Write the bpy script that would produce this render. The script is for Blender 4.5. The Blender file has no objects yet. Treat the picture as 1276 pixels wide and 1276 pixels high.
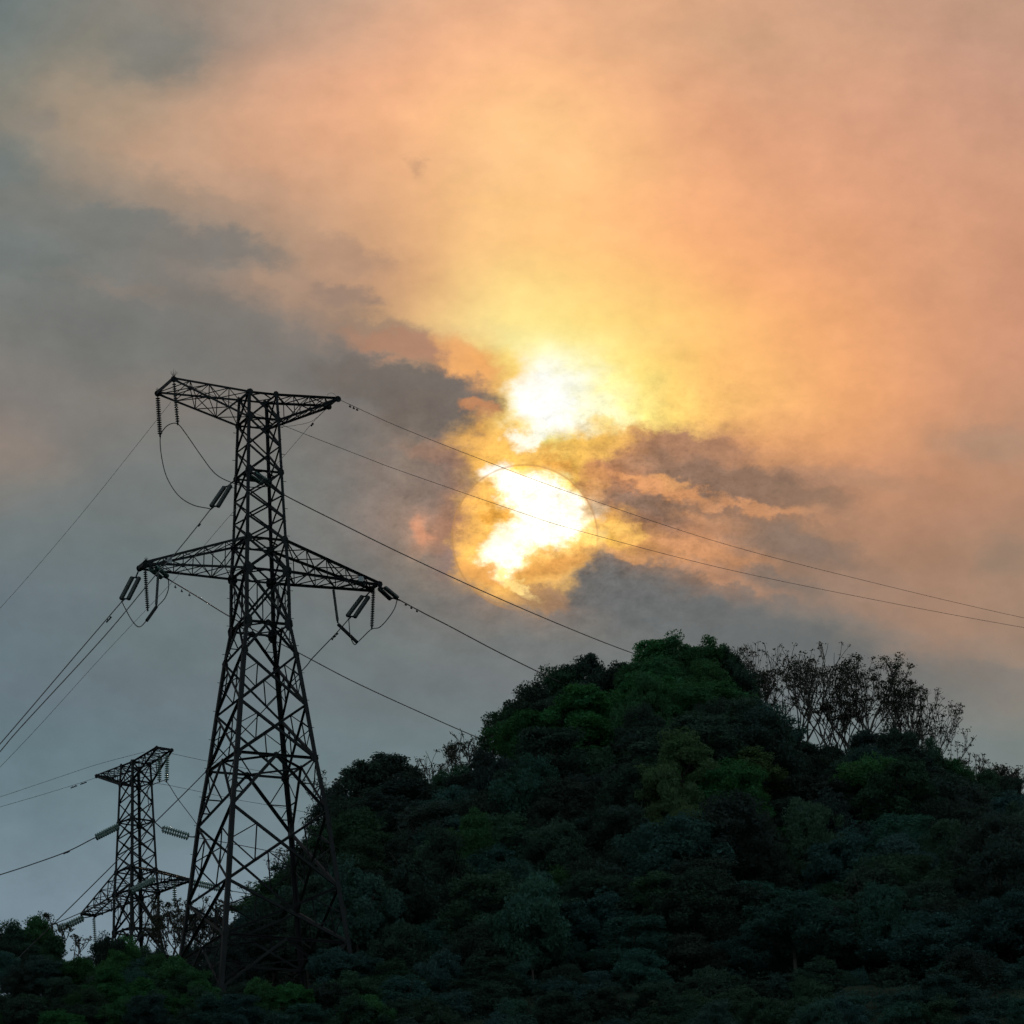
import bpy, math, random
import numpy as np
from mathutils import Vector, Matrix

scene = bpy.context.scene
R_ = math.radians
# ------------------------------------------------------------------ camera
PITCH, ROLL, FPX, HALF = R_(16.90), R_(1.283), 8000.0, 638.0
CAM = Vector((0, 0, 0))
F_ = Vector((0, math.cos(PITCH), math.sin(PITCH)))
U0 = Vector((0, -math.sin(PITCH), math.cos(PITCH)))
R0 = Vector((1, 0, 0))
cr, sr = math.cos(ROLL), math.sin(ROLL)
RR = R0 * cr - U0 * sr
UU = R0 * sr + U0 * cr
cam_d = bpy.data.cameras.new('camera')
cam_d.sensor_width = 36.0
cam_d.lens = FPX / 1276.0 * 36.0
cam_d.clip_start = 1.0
cam_d.clip_end = 20000.0
cam = bpy.data.objects.new('camera', cam_d)
scene.collection.objects.link(cam)
cam.matrix_world = Matrix(((RR.x, UU.x, -F_.x, 0), (RR.y, UU.y, -F_.y, 0), (RR.z, UU.z, -F_.z, 0), (0, 0, 0, 1)))
scene.camera = cam
scene.view_settings.view_transform = 'Standard'
scene.view_settings.look = 'None'
scene.view_settings.exposure = 0
scene.view_settings.gamma = 1


def at(px, py, y):
    """point at distance y in front of the camera that is seen at photo pixel px, py"""
    d = F_ + RR * ((px - HALF) / FPX) - UU * ((py - HALF) / FPX)
    return d * (y / d.y)


def proj(p):
    f = p.dot(F_)
    return HALF + FPX * p.dot(RR) / f, HALF - FPX * p.dot(UU) / f


# ------------------------------------------------------------------ world / sky
world = bpy.data.worlds.new('World')
scene.world = world
world.use_nodes = True
nt = world.node_tree
for n in list(nt.nodes):
    nt.nodes.remove(n)
N, LK = nt.nodes, nt.links


def s2l(c):
    return tuple((v / 255 / 12.92 if v / 255 <= 0.04045 else ((v / 255 + 0.055) / 1.055) ** 2.4) for v in c)


def nd(t, **kw):
    n = N.new(t)
    for k, v in kw.items():
        setattr(n, k, v)
    return n


def put(sock, v):
    if isinstance(v, bpy.types.NodeSocket):
        LK.new(v, sock)
    else:
        sock.default_value = v


def mth(op, a, b=None, c=None, clamp=False):
    n = nd('ShaderNodeMath', operation=op, use_clamp=clamp)
    put(n.inputs[0], a)
    if b is not None: put(n.inputs[1], b)
    if c is not None: put(n.inputs[2], c)
    return n.outputs[0]


def vm(op, a, b):
    n = nd('ShaderNodeVectorMath', operation=op)
    put(n.inputs[0], a); put(n.inputs[1], b)
    return n


def mixc(f, a, b, blend='MIX'):
    n = nd('ShaderNodeMix', data_type='RGBA', blend_type=blend)
    put(n.inputs[0], f)
    for s, v in ((n.inputs[6], a), (n.inputs[7], b)):
        put(s, v if isinstance(v, bpy.types.NodeSocket) else (*v, 1.0))
    return n.outputs[2]


def smooth(v, a, b, lo=0.0, hi=1.0):
    n = nd('ShaderNodeMapRange', interpolation_type='SMOOTHSTEP')
    put(n.inputs[0], v)
    for i, q in enumerate((a, b, lo, hi)): n.inputs[1 + i].default_value = q
    return n.outputs[0]


def linst(v, a, b):
    n = nd('ShaderNodeMapRange', interpolation_type='LINEAR')
    put(n.inputs[0], v)
    for i, q in enumerate((a, b, 0, 1)): n.inputs[1 + i].default_value = q
    return n.outputs[0]


def noise(vec, scale, detail, rough=0.55, lac=2.0, off=(0, 0, 0)):
    o = vm('ADD', vec, off).outputs[0]
    n = nd('ShaderNodeTexNoise')
    put(n.inputs['Vector'], o)
    n.inputs['Scale'].default_value = scale
    n.inputs['Detail'].default_value = detail
    n.inputs['Roughness'].default_value = rough
    n.inputs['Lacunarity'].default_value = lac
    return n


tc = nd('ShaderNodeTexCoord')
D = tc.outputs['Generated']
# a fixed pair of sky angles measured around the direction of the cloud break (a property of the sky)
df = vm('DOT_PRODUCT', D, tuple(F_)).outputs['Value']
dr = vm('DOT_PRODUCT', D, tuple(RR)).outputs['Value']
du = vm('DOT_PRODUCT', D, tuple(UU)).outputs['Value']
dfs = mth('MAXIMUM', df, 0.05)
X = mth('MULTIPLY_ADD', mth('DIVIDE', dr, dfs), FPX / 100, HALF / 100)      # hundredths of sky units
Y = mth('MULTIPLY_ADD', mth('DIVIDE', du, dfs), -FPX / 100, HALF / 100)
cx = nd('ShaderNodeCombineXYZ')
put(cx.inputs[0], X); put(cx.inputs[1], mth('MULTIPLY', Y, 1.35)); cx.inputs[2].default_value = 3.7
V0 = cx.outputs[0]
SKY_ROWS = [
 (-60, [(104,118,121),(124,127,123),(145,134,124),(168,146,130),(192,160,142),(222,172,142),(232,178,143),(220,170,135),(215,166,134),(206,160,134),(200,157,133),(190,152,130),(186,148,130)]),
 (0,   [(108,121,122),(132,131,124),(140,132,123),(170,147,130),(196,163,142),(230,177,142),(239,181,142),(226,172,134),(220,168,132),(211,163,133),(206,160,133),(197,155,130),(192,152,130)]),
 (50,  [(112,123,122),(146,138,125),(128,128,122),(180,150,132),(212,168,140),(238,178,140),(250,188,141),(232,175,134),(216,166,130),(208,162,130),(212,162,132),(200,155,131),(194,152,130)]),
 (100, [(124,128,122),(166,148,128),(142,134,122),(206,163,136),(230,172,138),(248,184,139),(255,196,141),(250,188,137),(226,168,130),(212,160,128),(214,161,130),(207,156,130),(199,153,130)]),
 (150, [(132,130,122),(172,150,128),(186,154,130),(216,166,134),(234,174,136),(250,187,138),(255,203,141),(254,194,136),(234,170,129),(220,161,127),(218,161,129),(210,156,129),(202,153,129)]),
 (200, [(112,121,120),(160,144,127),(196,160,133),(216,166,134),(224,169,132),(240,182,134),(255,202,142),(255,198,135),(241,173,128),(226,164,126),(222,162,128),(212,157,127),(206,154,126)]),
 (250, [(122,124,120),(130,127,120),(166,144,126),(188,152,128),(212,164,130),(240,182,132),(255,204,138),(255,192,130),(246,176,126),(232,167,124),(223,161,126),(214,157,125),(207,153,124)]),
 (300, [(112,120,118),(118,122,119),(132,128,121),(160,140,123),(196,156,127),(236,179,129),(255,206,135),(255,194,127),(251,179,124),(238,170,122),(225,161,122),(215,157,122),(208,152,122)]),
 (350, [(113,119,116),(122,122,116),(128,124,117),(158,136,120),(182,146,122),(230,174,126),(255,222,140),(255,206,128),(254,188,122),(246,174,120),(232,165,120),(215,156,121),(206,150,121)]),
 (400, [(117,119,114),(118,119,114),(120,118,113),(136,126,115),(170,138,117),(238,186,128),(255,236,152),(255,222,132),(255,200,120),(250,180,118),(238,168,118),(218,157,120),(206,149,120)]),
 (450, [(122,120,114),(119,119,114),(124,120,113),(124,119,112),(138,122,112),(170,132,108),(255,240,165),(255,244,160),(255,206,120),(251,184,118),(239,168,116),(217,156,119),(201,147,119)]),
 (500, [(126,121,115),(120,119,113),(128,121,113),(122,118,112),(116,113,109),(120,110,104),(255,232,150),(255,252,220),(255,213,122),(252,187,118),(240,168,115),(216,155,118),(192,144,117)]),
 (550, [(140,128,118),(118,119,115),(116,118,114),(116,117,112),(120,116,110),(140,118,104),(250,200,110),(228,165,92),(190,138,98),(226,164,110),(232,164,114),(205,150,116),(176,137,114)]),
 (600, [(124,121,114),(110,118,116),(112,118,115),(110,117,114),(118,117,111),(140,117,104),(255,240,190),(176,122,86),(150,115,92),(168,126,100),(206,148,112),(192,141,112),(182,139,112)]),
 (650, [(108,117,117),(108,117,117),(110,117,115),(110,117,114),(115,116,111),(160,122,103),(255,250,220),(200,150,95),(160,118,90),(150,118,97),(178,134,106),(178,134,108),(170,134,112)]),
 (700, [(103,116,119),(104,117,118),(105,117,117),(107,116,115),(111,115,112),(124,113,105),(235,188,95),(138,111,94),(186,134,100),(150,122,102),(160,127,106),(170,132,108),(162,131,110)]),
 (750, [(100,114,120),(101,115,119),(103,116,118),(105,115,116),(108,115,114),(111,113,110),(140,120,104),(120,111,103),(120,112,104),(122,114,106),(134,120,108),(172,135,112),(160,132,112)]),
 (800, [(98,113,121),(99,113,119),(101,114,118),(103,113,117),(106,114,116),(109,114,115),(113,114,113),(111,113,112),(110,112,112),(111,113,112),(118,116,112),(160,131,113),(156,131,113)]),
 (860, [(97,111,121),(98,111,120),(100,112,119),(102,113,119),(104,113,118),(106,113,117),(108,113,116),(108,113,115),(107,112,115),(106,112,115),(108,114,116),(118,118,116),(140,126,115)]),
 (930, [(97,111,122),(98,111,121),(100,112,121),(102,113,121),(104,114,120),(105,113,119),(106,113,118),(106,113,117),(106,112,117),(106,112,117),(108,114,118),(112,116,119),(118,119,118)]),
 (1010,[(101,114,126),(102,115,126),(104,116,126),(106,117,126),(107,117,124),(107,116,122),(108,116,121),(108,115,120),(108,115,120),(108,115,120),(110,116,120),(112,117,121),(114,118,121)]),
 (1120,[(112,124,138),(114,126,140),(116,128,141),(117,128,141),(116,126,138),(114,124,134),(112,120,128),(112,119,126),(112,119,126),(112,119,126),(112,119,126),(112,119,126),(112,119,126)]),
]
FINE_X0, FINE_X1 = 480, 1000
FINE_ROWS = [
 (400, [(222,170,125),(236,182,126),(250,202,135),(255,220,142),(255,236,152),(255,240,158),(255,230,142),(255,219,132),(255,209,124),(255,202,120),(252,192,118),(251,186,118),(250,181,118),(246,176,118)]),
 (425, [(190,146,118),(208,156,116),(242,182,120),(255,212,128),(255,240,162),(255,246,180),(255,238,158),(255,226,138),(255,214,125),(255,204,120),(252,192,117),(251,186,116),(250,181,116),(244,175,116)]),
 (450, [(150,127,112),(158,126,106),(176,134,106),(232,166,100),(255,222,130),(255,252,218),(255,248,190),(255,235,148),(255,221,127),(255,208,120),(253,194,116),(251,187,115),(250,181,115),(243,174,115)]),
 (475, [(128,117,110),(130,114,104),(138,116,104),(200,146,102),(252,206,110),(255,255,246),(255,254,228),(255,243,168),(255,228,132),(255,212,120),(254,197,116),(252,188,115),(250,181,115),(242,173,115)]),
 (500, [(119,113,108),(117,109,104),(114,105,102),(146,112,92),(255,218,118),(255,255,255),(255,255,240),(255,248,190),(255,234,142),(255,215,121),(255,200,116),(252,189,115),(250,181,115),(241,172,115)]),
 (525, [(118,112,108),(115,108,104),(116,105,101),(196,138,84),(255,225,130),(255,255,255),(255,253,228),(255,250,190),(255,238,140),(255,214,118),(255,199,115),(252,189,115),(250,180,114),(241,171,114)]),
 (550, [(120,113,108),(124,111,103),(150,117,98),(240,178,88),(246,196,92),(255,240,150),(245,196,92),(245,190,90),(206,146,96),(176,128,98),(170,126,98),(200,144,106),(232,165,110),(236,166,113)]),
 (575, [(121,113,107),(128,113,103),(140,113,97),(226,168,86),(250,205,100),(242,192,86),(236,180,82),(190,132,84),(176,126,94),(140,111,95),(146,114,94),(190,137,102),(215,154,109),(222,157,112)]),
 (600, [(122,114,107),(130,113,103),(136,110,96),(240,190,100),(255,255,240),(255,250,205),(240,190,90),(160,114,86),(166,118,90),(136,108,92),(140,110,92),(150,117,96),(165,127,103),(192,143,109)]),
 (625, [(120,114,108),(140,115,103),(150,117,97),(228,178,84),(255,240,170),(255,255,255),(255,250,215),(170,120,85),(128,104,90),(176,126,92),(150,115,92),(138,111,94),(146,118,99),(176,133,106)]),
 (650, [(116,114,108),(170,124,104),(160,119,97),(222,174,80),(252,225,120),(255,255,255),(255,255,245),(235,176,90),(150,112,88),(148,112,90),(176,126,94),(172,127,98),(150,118,98),(166,128,104)]),
 (675, [(113,114,110),(200,140,108),(152,116,98),(232,184,88),(255,255,225),(255,255,250),(255,238,150),(246,190,90),(222,160,94),(190,136,94),(186,134,98),(196,142,105),(178,134,104),(168,129,105)]),
 (700, [(110,113,111),(126,114,106),(140,114,101),(240,190,94),(255,232,140),(240,196,92),(206,152,84),(150,116,92),(168,124,96),(206,147,100),(206,147,103),(180,134,104),(150,122,103),(158,127,106)]),
 (725, [(108,113,112),(114,112,107),(124,111,103),(205,156,98),(244,196,98),(176,132,84),(150,115,88),(122,106,96),(126,110,98),(150,119,100),(196,142,105),(172,131,105),(138,119,105),(142,121,107)]),
 (750, [(107,113,113),(109,112,110),(114,111,107),(132,114,102),(214,158,102),(150,121,98),(132,112,97),(116,107,102),(124,112,102),(122,112,104),(130,115,104),(140,119,106),(124,115,107),(128,117,108)]),
 (775, [(107,113,114),(108,112,112),(111,112,110),(114,111,108),(138,119,106),(132,116,105),(132,115,104),(116,110,106),(114,110,107),(113,110,107),(113,111,108),(116,112,109),(117,113,109),(121,115,109)]),
]


def grid(rows, x0, x1, vx, vy, mode='LINEAR'):
    t = linst(vx, x0 / 100, x1 / 100)
    out = None
    py = None
    for y, cols in rows:
        rp = nd('ShaderNodeValToRGB')
        LK.new(t, rp.inputs[0])
        cr_ = rp.color_ramp
        cr_.interpolation = mode
        n = len(cols)
        while len(cr_.elements) < n: cr_.elements.new(0.5)
        for i, c in enumerate(cols):
            e = cr_.elements[i]
            e.position = i / (n - 1)
            k_ = 0.0 if y < 250 else min(1.0, (y - 250) / 100) * (1.0 if c[0] < 150 else 0.0)
            if y > 840: k_ = 1.0 + min(1.0, (y - 840) / 150)
            if y > 900: c = (c[0] - 4, c[1] + 1, c[2] + 0)
            e.color = (*s2l((c[0] + 5 * k_, c[1] + (6.0 if y > 750 else 3.8) * k_, c[2] + 5.5 * k_)), 1)
        o = rp.outputs[0]
        out = o if out is None else mixc(linst(vy, py / 100, y / 100), out, o)
        py = y
    return out


# slow warp for the soft cloud deck, finer and stronger billows close to the break
nA = noise(V0, 0.55, 4, 0.5)
wA = vm('SUBTRACT', nA.outputs['Color'], (0.5, 0.5, 0.5)).outputs[0]
nB = noise(V0, 2.6, 7, 0.62, off=(4, 9, 2))
wB = vm('SUBTRACT', nB.outputs['Color'], (0.5, 0.5, 0.5)).outputs[0]
sA = nd('ShaderNodeSeparateXYZ'); LK.new(wA, sA.inputs[0])
sB = nd('ShaderNodeSeparateXYZ'); LK.new(wB, sB.inputs[0])
Xc = mth('MULTIPLY_ADD', sB.outputs[0], 0.30, mth('MULTIPLY_ADD', sA.outputs[0], 0.55, X))
Yc = mth('MULTIPLY_ADD', sB.outputs[1], 0.30, mth('MULTIPLY_ADD', sA.outputs[1], 0.45, Y))
coarse = grid(SKY_ROWS, 0, 1276, Xc, Yc, 'B_SPLINE')
Xf = mth('MULTIPLY_ADD', sB.outputs[0], 0.55, mth('MULTIPLY_ADD', sA.outputs[0], 0.12, X))
Yf = mth('MULTIPLY_ADD', sB.outputs[1], 0.50, mth('MULTIPLY_ADD', sA.outputs[1], 0.12, Y))
fine = grid(FINE_ROWS, FINE_X0, FINE_X1, Xf, Yf)
wx = mth('MULTIPLY', smooth(X, 4.8, 5.6), smooth(X, 9.9, 8.8))
wx = mth('MULTIPLY', smooth(X, 4.8, 5.6), mth('SUBTRACT', 1.0, smooth(X, 8.8, 10.0)))
wy = mth('MULTIPLY', smooth(Y, 4.0, 4.5), mth('SUBTRACT', 1.0, smooth(Y, 7.1, 7.75)))
deck = mixc(mth('MULTIPLY', wx, wy), coarse, fine)

# single cloud banks, streaks and gaps: position, half-axes, tilt, colour, strength, edge hardness
BANKS = [
 (190,62,70,46,0,(127,126,120),.85,.3),(120,130,80,22,14,(168,148,128),.6,.2),(50,150,40,14,10,(140,132,124),.6,.2),(250,215,120,20,16,(196,158,132),.6,.2),(40,330,90,24,14,(112,118,116),.7,.3),(520,203,20,14,0,(205,158,122),.7,.2),(400,205,45,14,0,(216,167,133),.6,.2),
 (140,282,80,30,4,(118,121,118),.9,.5),(262,308,105,28,8,(130,124,118),.85,.45),(430,318,64,26,22,(176,142,120),.75,.4),(190,368,130,12,12,(146,131,120),.6,.3),
 (425,372,50,18,10,(154,130,116),.8,.5),(200,300,170,34,10,(124,122,118),.45,.2),(420,470,120,40,12,(116,113,109),.7,.2),(180,440,200,50,14,(114,116,113),.5,.1),(300,400,120,30,24,(122,118,113),.6,.3),(350,350,70,16,28,(182,150,127),.5,.2),(330,430,170,50,22,(120,117,113),.6,.3),(150,400,170,70,10,(114,117,115),.4,.2),(400,545,170,28,6,(113,112,109),.5,.3),(45,572,70,34,10,(148,132,121),.35,.1),(10,205,40,40,0,(110,121,121),.5,.2),
 (470,415,110,22,12,(140,123,112),.6,.3),(650,255,90,10,4,(255,200,132),.5,.2),(180,235,120,14,10,(158,140,124),.4,.2),
 (500,432,85,20,8,(176,132,108),.85,.5),(585,455,50,24,38,(246,178,108),.8,.4),(500,482,130,32,8,(116,108,102),.95,.7),(540,515,78,32,-4,(117,107,100),.95,.7),(598,508,26,10,20,(206,140,92),.7,.4),
 (610,545,56,26,-10,(250,192,104),.6,.2),(540,600,62,40,0,(126,110,101),.8,.3),(575,640,30,60,0,(160,120,96),.6,.2),
 (545,565,60,16,10,(168,128,108),.55,.3),
 (1060,600,120,20,5,(176,136,110),.6,.3),(1232,552,80,28,6,(172,140,118),.65,.3),(1252,700,36,30,0,(145,126,110),.6,.2),
 (790,555,40,22,0,(212,150,92),.7,.5),(858,560,90,19,6,(170,126,98),.95,.7),(765,590,45,38,0,(178,124,88),.8,.4),
 (848,584,120,10,10,(196,140,98),.8,.3),(915,600,150,26,11,(142,113,95),.95,.5),(1000,618,70,12,10,(150,120,100),.6,.3),(855,616,55,9,8,(214,150,100),.8,.4),(825,632,95,17,12,(136,109,92),.9,.5),
 (950,636,90,9,6,(216,153,106),.7,.4),(800,600,50,7,12,(214,150,98),.7,.4),(900,655,70,12,16,(206,146,102),.7,.3),(985,678,110,24,14,(136,116,103),.85,.4),(1030,640,70,12,4,(172,132,106),.6,.3),
 (800,714,150,24,8,(128,112,102),.8,.4),(740,600,16,60,10,(214,150,88),.5,.3),(830,598,30,8,14,(236,168,102),.6,.4),(780,690,50,9,10,(216,156,102),.6,.3),(880,690,95,12,14,(210,150,106),.7,.3),(770,664,38,12,12,(252,196,104),.85,.4),(700,740,70,22,10,(136,114,101),.8,.4),(920,722,90,10,14,(196,144,110),.6,.3),
 (905,785,320,48,16,(103,107,108),.85,.5),(1020,742,120,18,16,(128,116,108),.6,.4),(1120,760,120,26,16,(168,134,112),.6,.3),(1240,850,120,26,12,(122,120,116),.6,.3),
 (735,560,60,20,-14,(250,196,100),.7,.4),(690,580,34,18,20,(226,160,76),.8,.4),(645,563,40,11,6,(248,190,98),.7,.4),(615,575,26,16,0,(250,190,96),.6,.3),
 (680,500,48,44,0,(262,262,255),1,.35),(745,505,46,20,30,(255,252,205),.8,.2),(662,545,30,16,-20,(262,260,240),.9,.5),(752,530,20,10,0,(248,206,104),.6,.4),
 (654,668,92,92,0,(240,186,104),.85,.8),(600,690,24,40,10,(240,188,106),.5,.3),(640,603,42,22,20,(265,262,250),1,.5),(688,628,54,32,25,(268,268,262),1,.6),(675,655,58,27,-12,(268,268,262),1,.6),(628,690,30,32,40,(268,266,250),1,.5),
 (614,636,30,13,-4,(214,156,70),.9,.5),(697,702,58,18,-16,(206,150,84),.9,.5),(672,744,44,14,10,(160,124,96),.8,.4),(640,724,34,9,38,(255,222,150),.95,.5),(596,715,30,16,20,(206,150,88),.8,.4),
 (530,664,16,18,0,(216,152,118),.8,.3),(705,600,28,8,28,(252,226,140),.5,.4),
]
wv = nd('ShaderNodeCombineXYZ')
put(wv.inputs[0], mth('MULTIPLY_ADD', sB.outputs[0], 0.80, mth('MULTIPLY_ADD', sA.outputs[0], 0.25, X)))
put(wv.inputs[1], mth('MULTIPLY_ADD', sB.outputs[1], 0.58, mth('MULTIPLY_ADD', sA.outputs[1], 0.20, Y)))
wvec = wv.outputs[0]
for bi_, (bx_, by_, ra_, rb_, tilt_, col_, st_, hard_) in enumerate(BANKS):
    if bi_ % 14 == 0:      # keeps the shader compiler working bank by bank
        mv_ = nd('ShaderNodeVectorMath', operation='MULTIPLY_ADD'); LK.new(deck, mv_.inputs[0]); mv_.inputs[1].default_value = (1e-6,) * 3; LK.new(wv.outputs[0], mv_.inputs[2]); wvec = mv_.outputs[0]
    mp = nd('ShaderNodeMapping', vector_type='TEXTURE')
    LK.new(wvec, mp.inputs[0])
    mp.inputs[1].default_value = (bx_ / 100, by_ / 100, 0)
    mp.inputs[2].default_value = (0, 0, R_(tilt_))
    mp.inputs[3].default_value = (ra_ / 100, rb_ / 100, 1)
    ln = nd('ShaderNodeVectorMath', operation='LENGTH'); LK.new(mp.outputs[0], ln.inputs[0])
    deck = mixc(smooth(ln.outputs['Value'], 1.45 - 0.45 * hard_, hard_ * 0.9, 0.0, st_), deck, s2l(col_))
# billow texture: strong in the lit break, faint in the smooth deck
rx = mth('MULTIPLY', mth('SUBTRACT', X, 7.2), 0.42)
ry = mth('MULTIPLY', mth('SUBTRACT', Y, 6.3), 0.75)
rad2 = mth('ADD', mth('MULTIPLY', rx, rx), mth('MULTIPLY', ry, ry))
near = mth('EXPONENT', mth('MULTIPLY', rad2, -1.0))
nC = noise(V0, 4.5, 6, 0.6, off=(1, 5, 8))
nD = noise(V0, 1.3, 6, 0.55, off=(7, 1, 3))
bil = mth('SUBTRACT', nC.outputs[0], 0.5)
bil2 = mth('SUBTRACT', nD.outputs[0], 0.5)
amp = mth('MULTIPLY_ADD', near, 1.4, 0.10)
gain = mth('ADD', 1.0, mth('MULTIPLY', bil, amp))
gain = mth('ADD', gain, mth('MULTIPLY', bil2, mth('MULTIPLY_ADD', near, 0.50, 0.34)))
gn_ = nd('ShaderNodeVectorMath', operation='SCALE')
LK.new(deck, gn_.inputs[0]); LK.new(gain, gn_.inputs['Scale'])
deck = gn_.outputs[0]
nF = noise(V0, 10.0, 5, 0.6, off=(3, 2, 6))
fl = mth('ABSOLUTE', mth('SUBTRACT', nF.outputs[0], 0.5))
g3 = nd('ShaderNodeVectorMath', operation='SCALE'); LK.new(deck, g3.inputs[0])
LK.new(mth('ADD', 1.0, mth('MULTIPLY', mth('SUBTRACT', 0.10, fl), mth('MULTIPLY', near, 1.5))), g3.inputs['Scale'])
deck = vm('MULTIPLY', g3.outputs[0], (1.0, 0.997, 0.985)).outputs[0]
# veiled disc of the sun: a slightly brighter, warmer round patch with a thin rim
dx = mth('SUBTRACT', X, 6.54); dy = mth('SUBTRACT', Y, 6.70)
rr = mth('SQRT', mth('ADD', mth('MULTIPLY', dx, dx), mth('MULTIPLY', dy, dy)))
inside = mth('SUBTRACT', 1.0, smooth(rr, 0.885, 0.905))
fadeb = mth('SUBTRACT', 1.0, smooth(mth('MULTIPLY_ADD', dx, 0.8, dy), 0.45, 1.05))
inside = mth('MULTIPLY', inside, fadeb)
disc = mixc(inside, (1, 1, 1), (1.22, 1.14, 0.95))
deck = mixc(1.0, deck, disc, 'MULTIPLY')
rim = mth('MULTIPLY', mth('MULTIPLY', smooth(rr, 0.885, 0.905), mth('SUBTRACT', 1.0, smooth(rr, 0.905, 0.93))), mth('MULTIPLY', fadeb, 0.5))
deck = mixc(rim, deck, (0.56, 0.27, 0.08))
# rest of the sky away from the break
sky = nd('ShaderNodeTexSky', sky_type='NISHITA', sun_disc=False)
sky.sun_elevation = R_(16.8); sky.sun_rotation = 0.0
sk = nd('ShaderNodeVectorMath', operation='SCALE'); LK.new(sky.outputs[0], sk.inputs[0]); sk.inputs['Scale'].default_value = 0.05
BACK = (0.38, 0.50, 0.54)
SIDE = (0.21, 0.20, 0.20)
away = mixc(smooth(df, -0.4, 0.9), BACK, SIDE)
nE = noise(D, 2.2, 5, 0.55)
g2 = nd('ShaderNodeVectorMath', operation='SCALE'); LK.new(away, g2.inputs[0]); LK.new(mth('MULTIPLY_ADD', nE.outputs[0], 0.8, 0.6), g2.inputs['Scale'])
away = mixc(0.08, g2.outputs[0], sk.outputs[0])
full = mixc(smooth(df, math.cos(R_(26)), math.cos(R_(8.5))), away, deck)
bg = nd('ShaderNodeBackground'); LK.new(full, bg.inputs[0]); bg.inputs[1].default_value = 1.0
wo = nd('ShaderNodeOutputWorld'); LK.new(bg.outputs[0], wo.inputs[0])

# ------------------------------------------------------------------ sun behind the cloud
sd = bpy.data.lights.new('sun', 'SUN')
sd.energy = 0.9; sd.angle = R_(6); sd.color = (1.0, 0.80, 0.55)
so = bpy.data.objects.new('sun', sd); scene.collection.objects.link(so)
sdir = F_ + RR * ((665 - HALF) / FPX) - UU * ((620 - HALF) / FPX)
so.rotation_euler = sdir.to_track_quat('Z', 'Y').to_euler()
so.location = (0, 0, 200)

#@@REST
# slow sky shading is worth few bounces; the world map needs little resolution
try:
    world.cycles.sampling_method = 'MANUAL'; world.cycles.sample_map_resolution = 512
    scene.cycles.max_bounces = 3; scene.cycles.diffuse_bounces = 2; scene.cycles.glossy_bounces = 1
    scene.cycles.transmission_bounces = 2; scene.cycles.transparent_max_bounces = 4
    scene.cycles.use_adaptive_sampling = True; scene.cycles.adaptive_threshold = 0.02; scene.cycles.adaptive_min_samples = 16
    scene.cycles.caustics_reflective = False; scene.cycles.caustics_refractive = False
except Exception:
    pass


# ------------------------------------------------------------------ materials
def material(name, base, rough=0.7, metal=0.0, var=0.25, vscale=3.0, trans=0.0, spec=0.5):
    m = bpy.data.materials.new(name); m.use_nodes = True
    t = m.node_tree; b = t.nodes['Principled BSDF']
    tcn = t.nodes.new('ShaderNodeTexCoord')
    n = t.nodes.new('ShaderNodeTexNoise'); n.inputs['Scale'].default_value = vscale; n.inputs['Detail'].default_value = 5
    t.links.new(tcn.outputs['Object'], n.inputs['Vector'])
    r = t.nodes.new('ShaderNodeValToRGB')
    r.color_ramp.elements[0].position = 0.3; r.color_ramp.elements[1].position = 0.7
    r.color_ramp.elements[0].color = (*[c * (1 - var) for c in base], 1)
    r.color_ramp.elements[1].color = (*[min(1, c * (1 + var)) for c in base], 1)
    t.links.new(n.outputs[0], r.inputs[0]); t.links.new(r.outputs[0], b.inputs['Base Color'])
    b.inputs['Roughness'].default_value = rough; b.inputs['Metallic'].default_value = metal
    b.inputs['Specular IOR Level'].default_value = spec
    if trans: b.inputs['Transmission Weight'].default_value = trans
    return m


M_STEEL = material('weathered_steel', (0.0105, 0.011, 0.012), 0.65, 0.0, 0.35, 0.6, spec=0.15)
M_PLATE = material('painted_plate', (0.25, 0.26, 0.27), 0.5, 0.0, 0.1)
M_GLASS = material('insulator_glass', (0.045, 0.10, 0.085), 0.25, 0.0, 0.2, 2.0)
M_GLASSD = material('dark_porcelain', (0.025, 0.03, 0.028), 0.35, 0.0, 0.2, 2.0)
M_GLASSL = material('pale_insulator_glass', (0.105, 0.165, 0.145), 0.3, 0.0, 0.2, 2.0)
M_WIRE = material('aluminium_cable', (0.05, 0.045, 0.045), 0.6, 0.2, 0.15)
M_BARK = material('bark', (0.045, 0.036, 0.028), 0.9, 0, 0.4, 4)
M_SOIL = material('undergrowth_soil', (0.018, 0.026, 0.016), 0.95, 0, 0.5, 0.35, spec=0.1)


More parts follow.
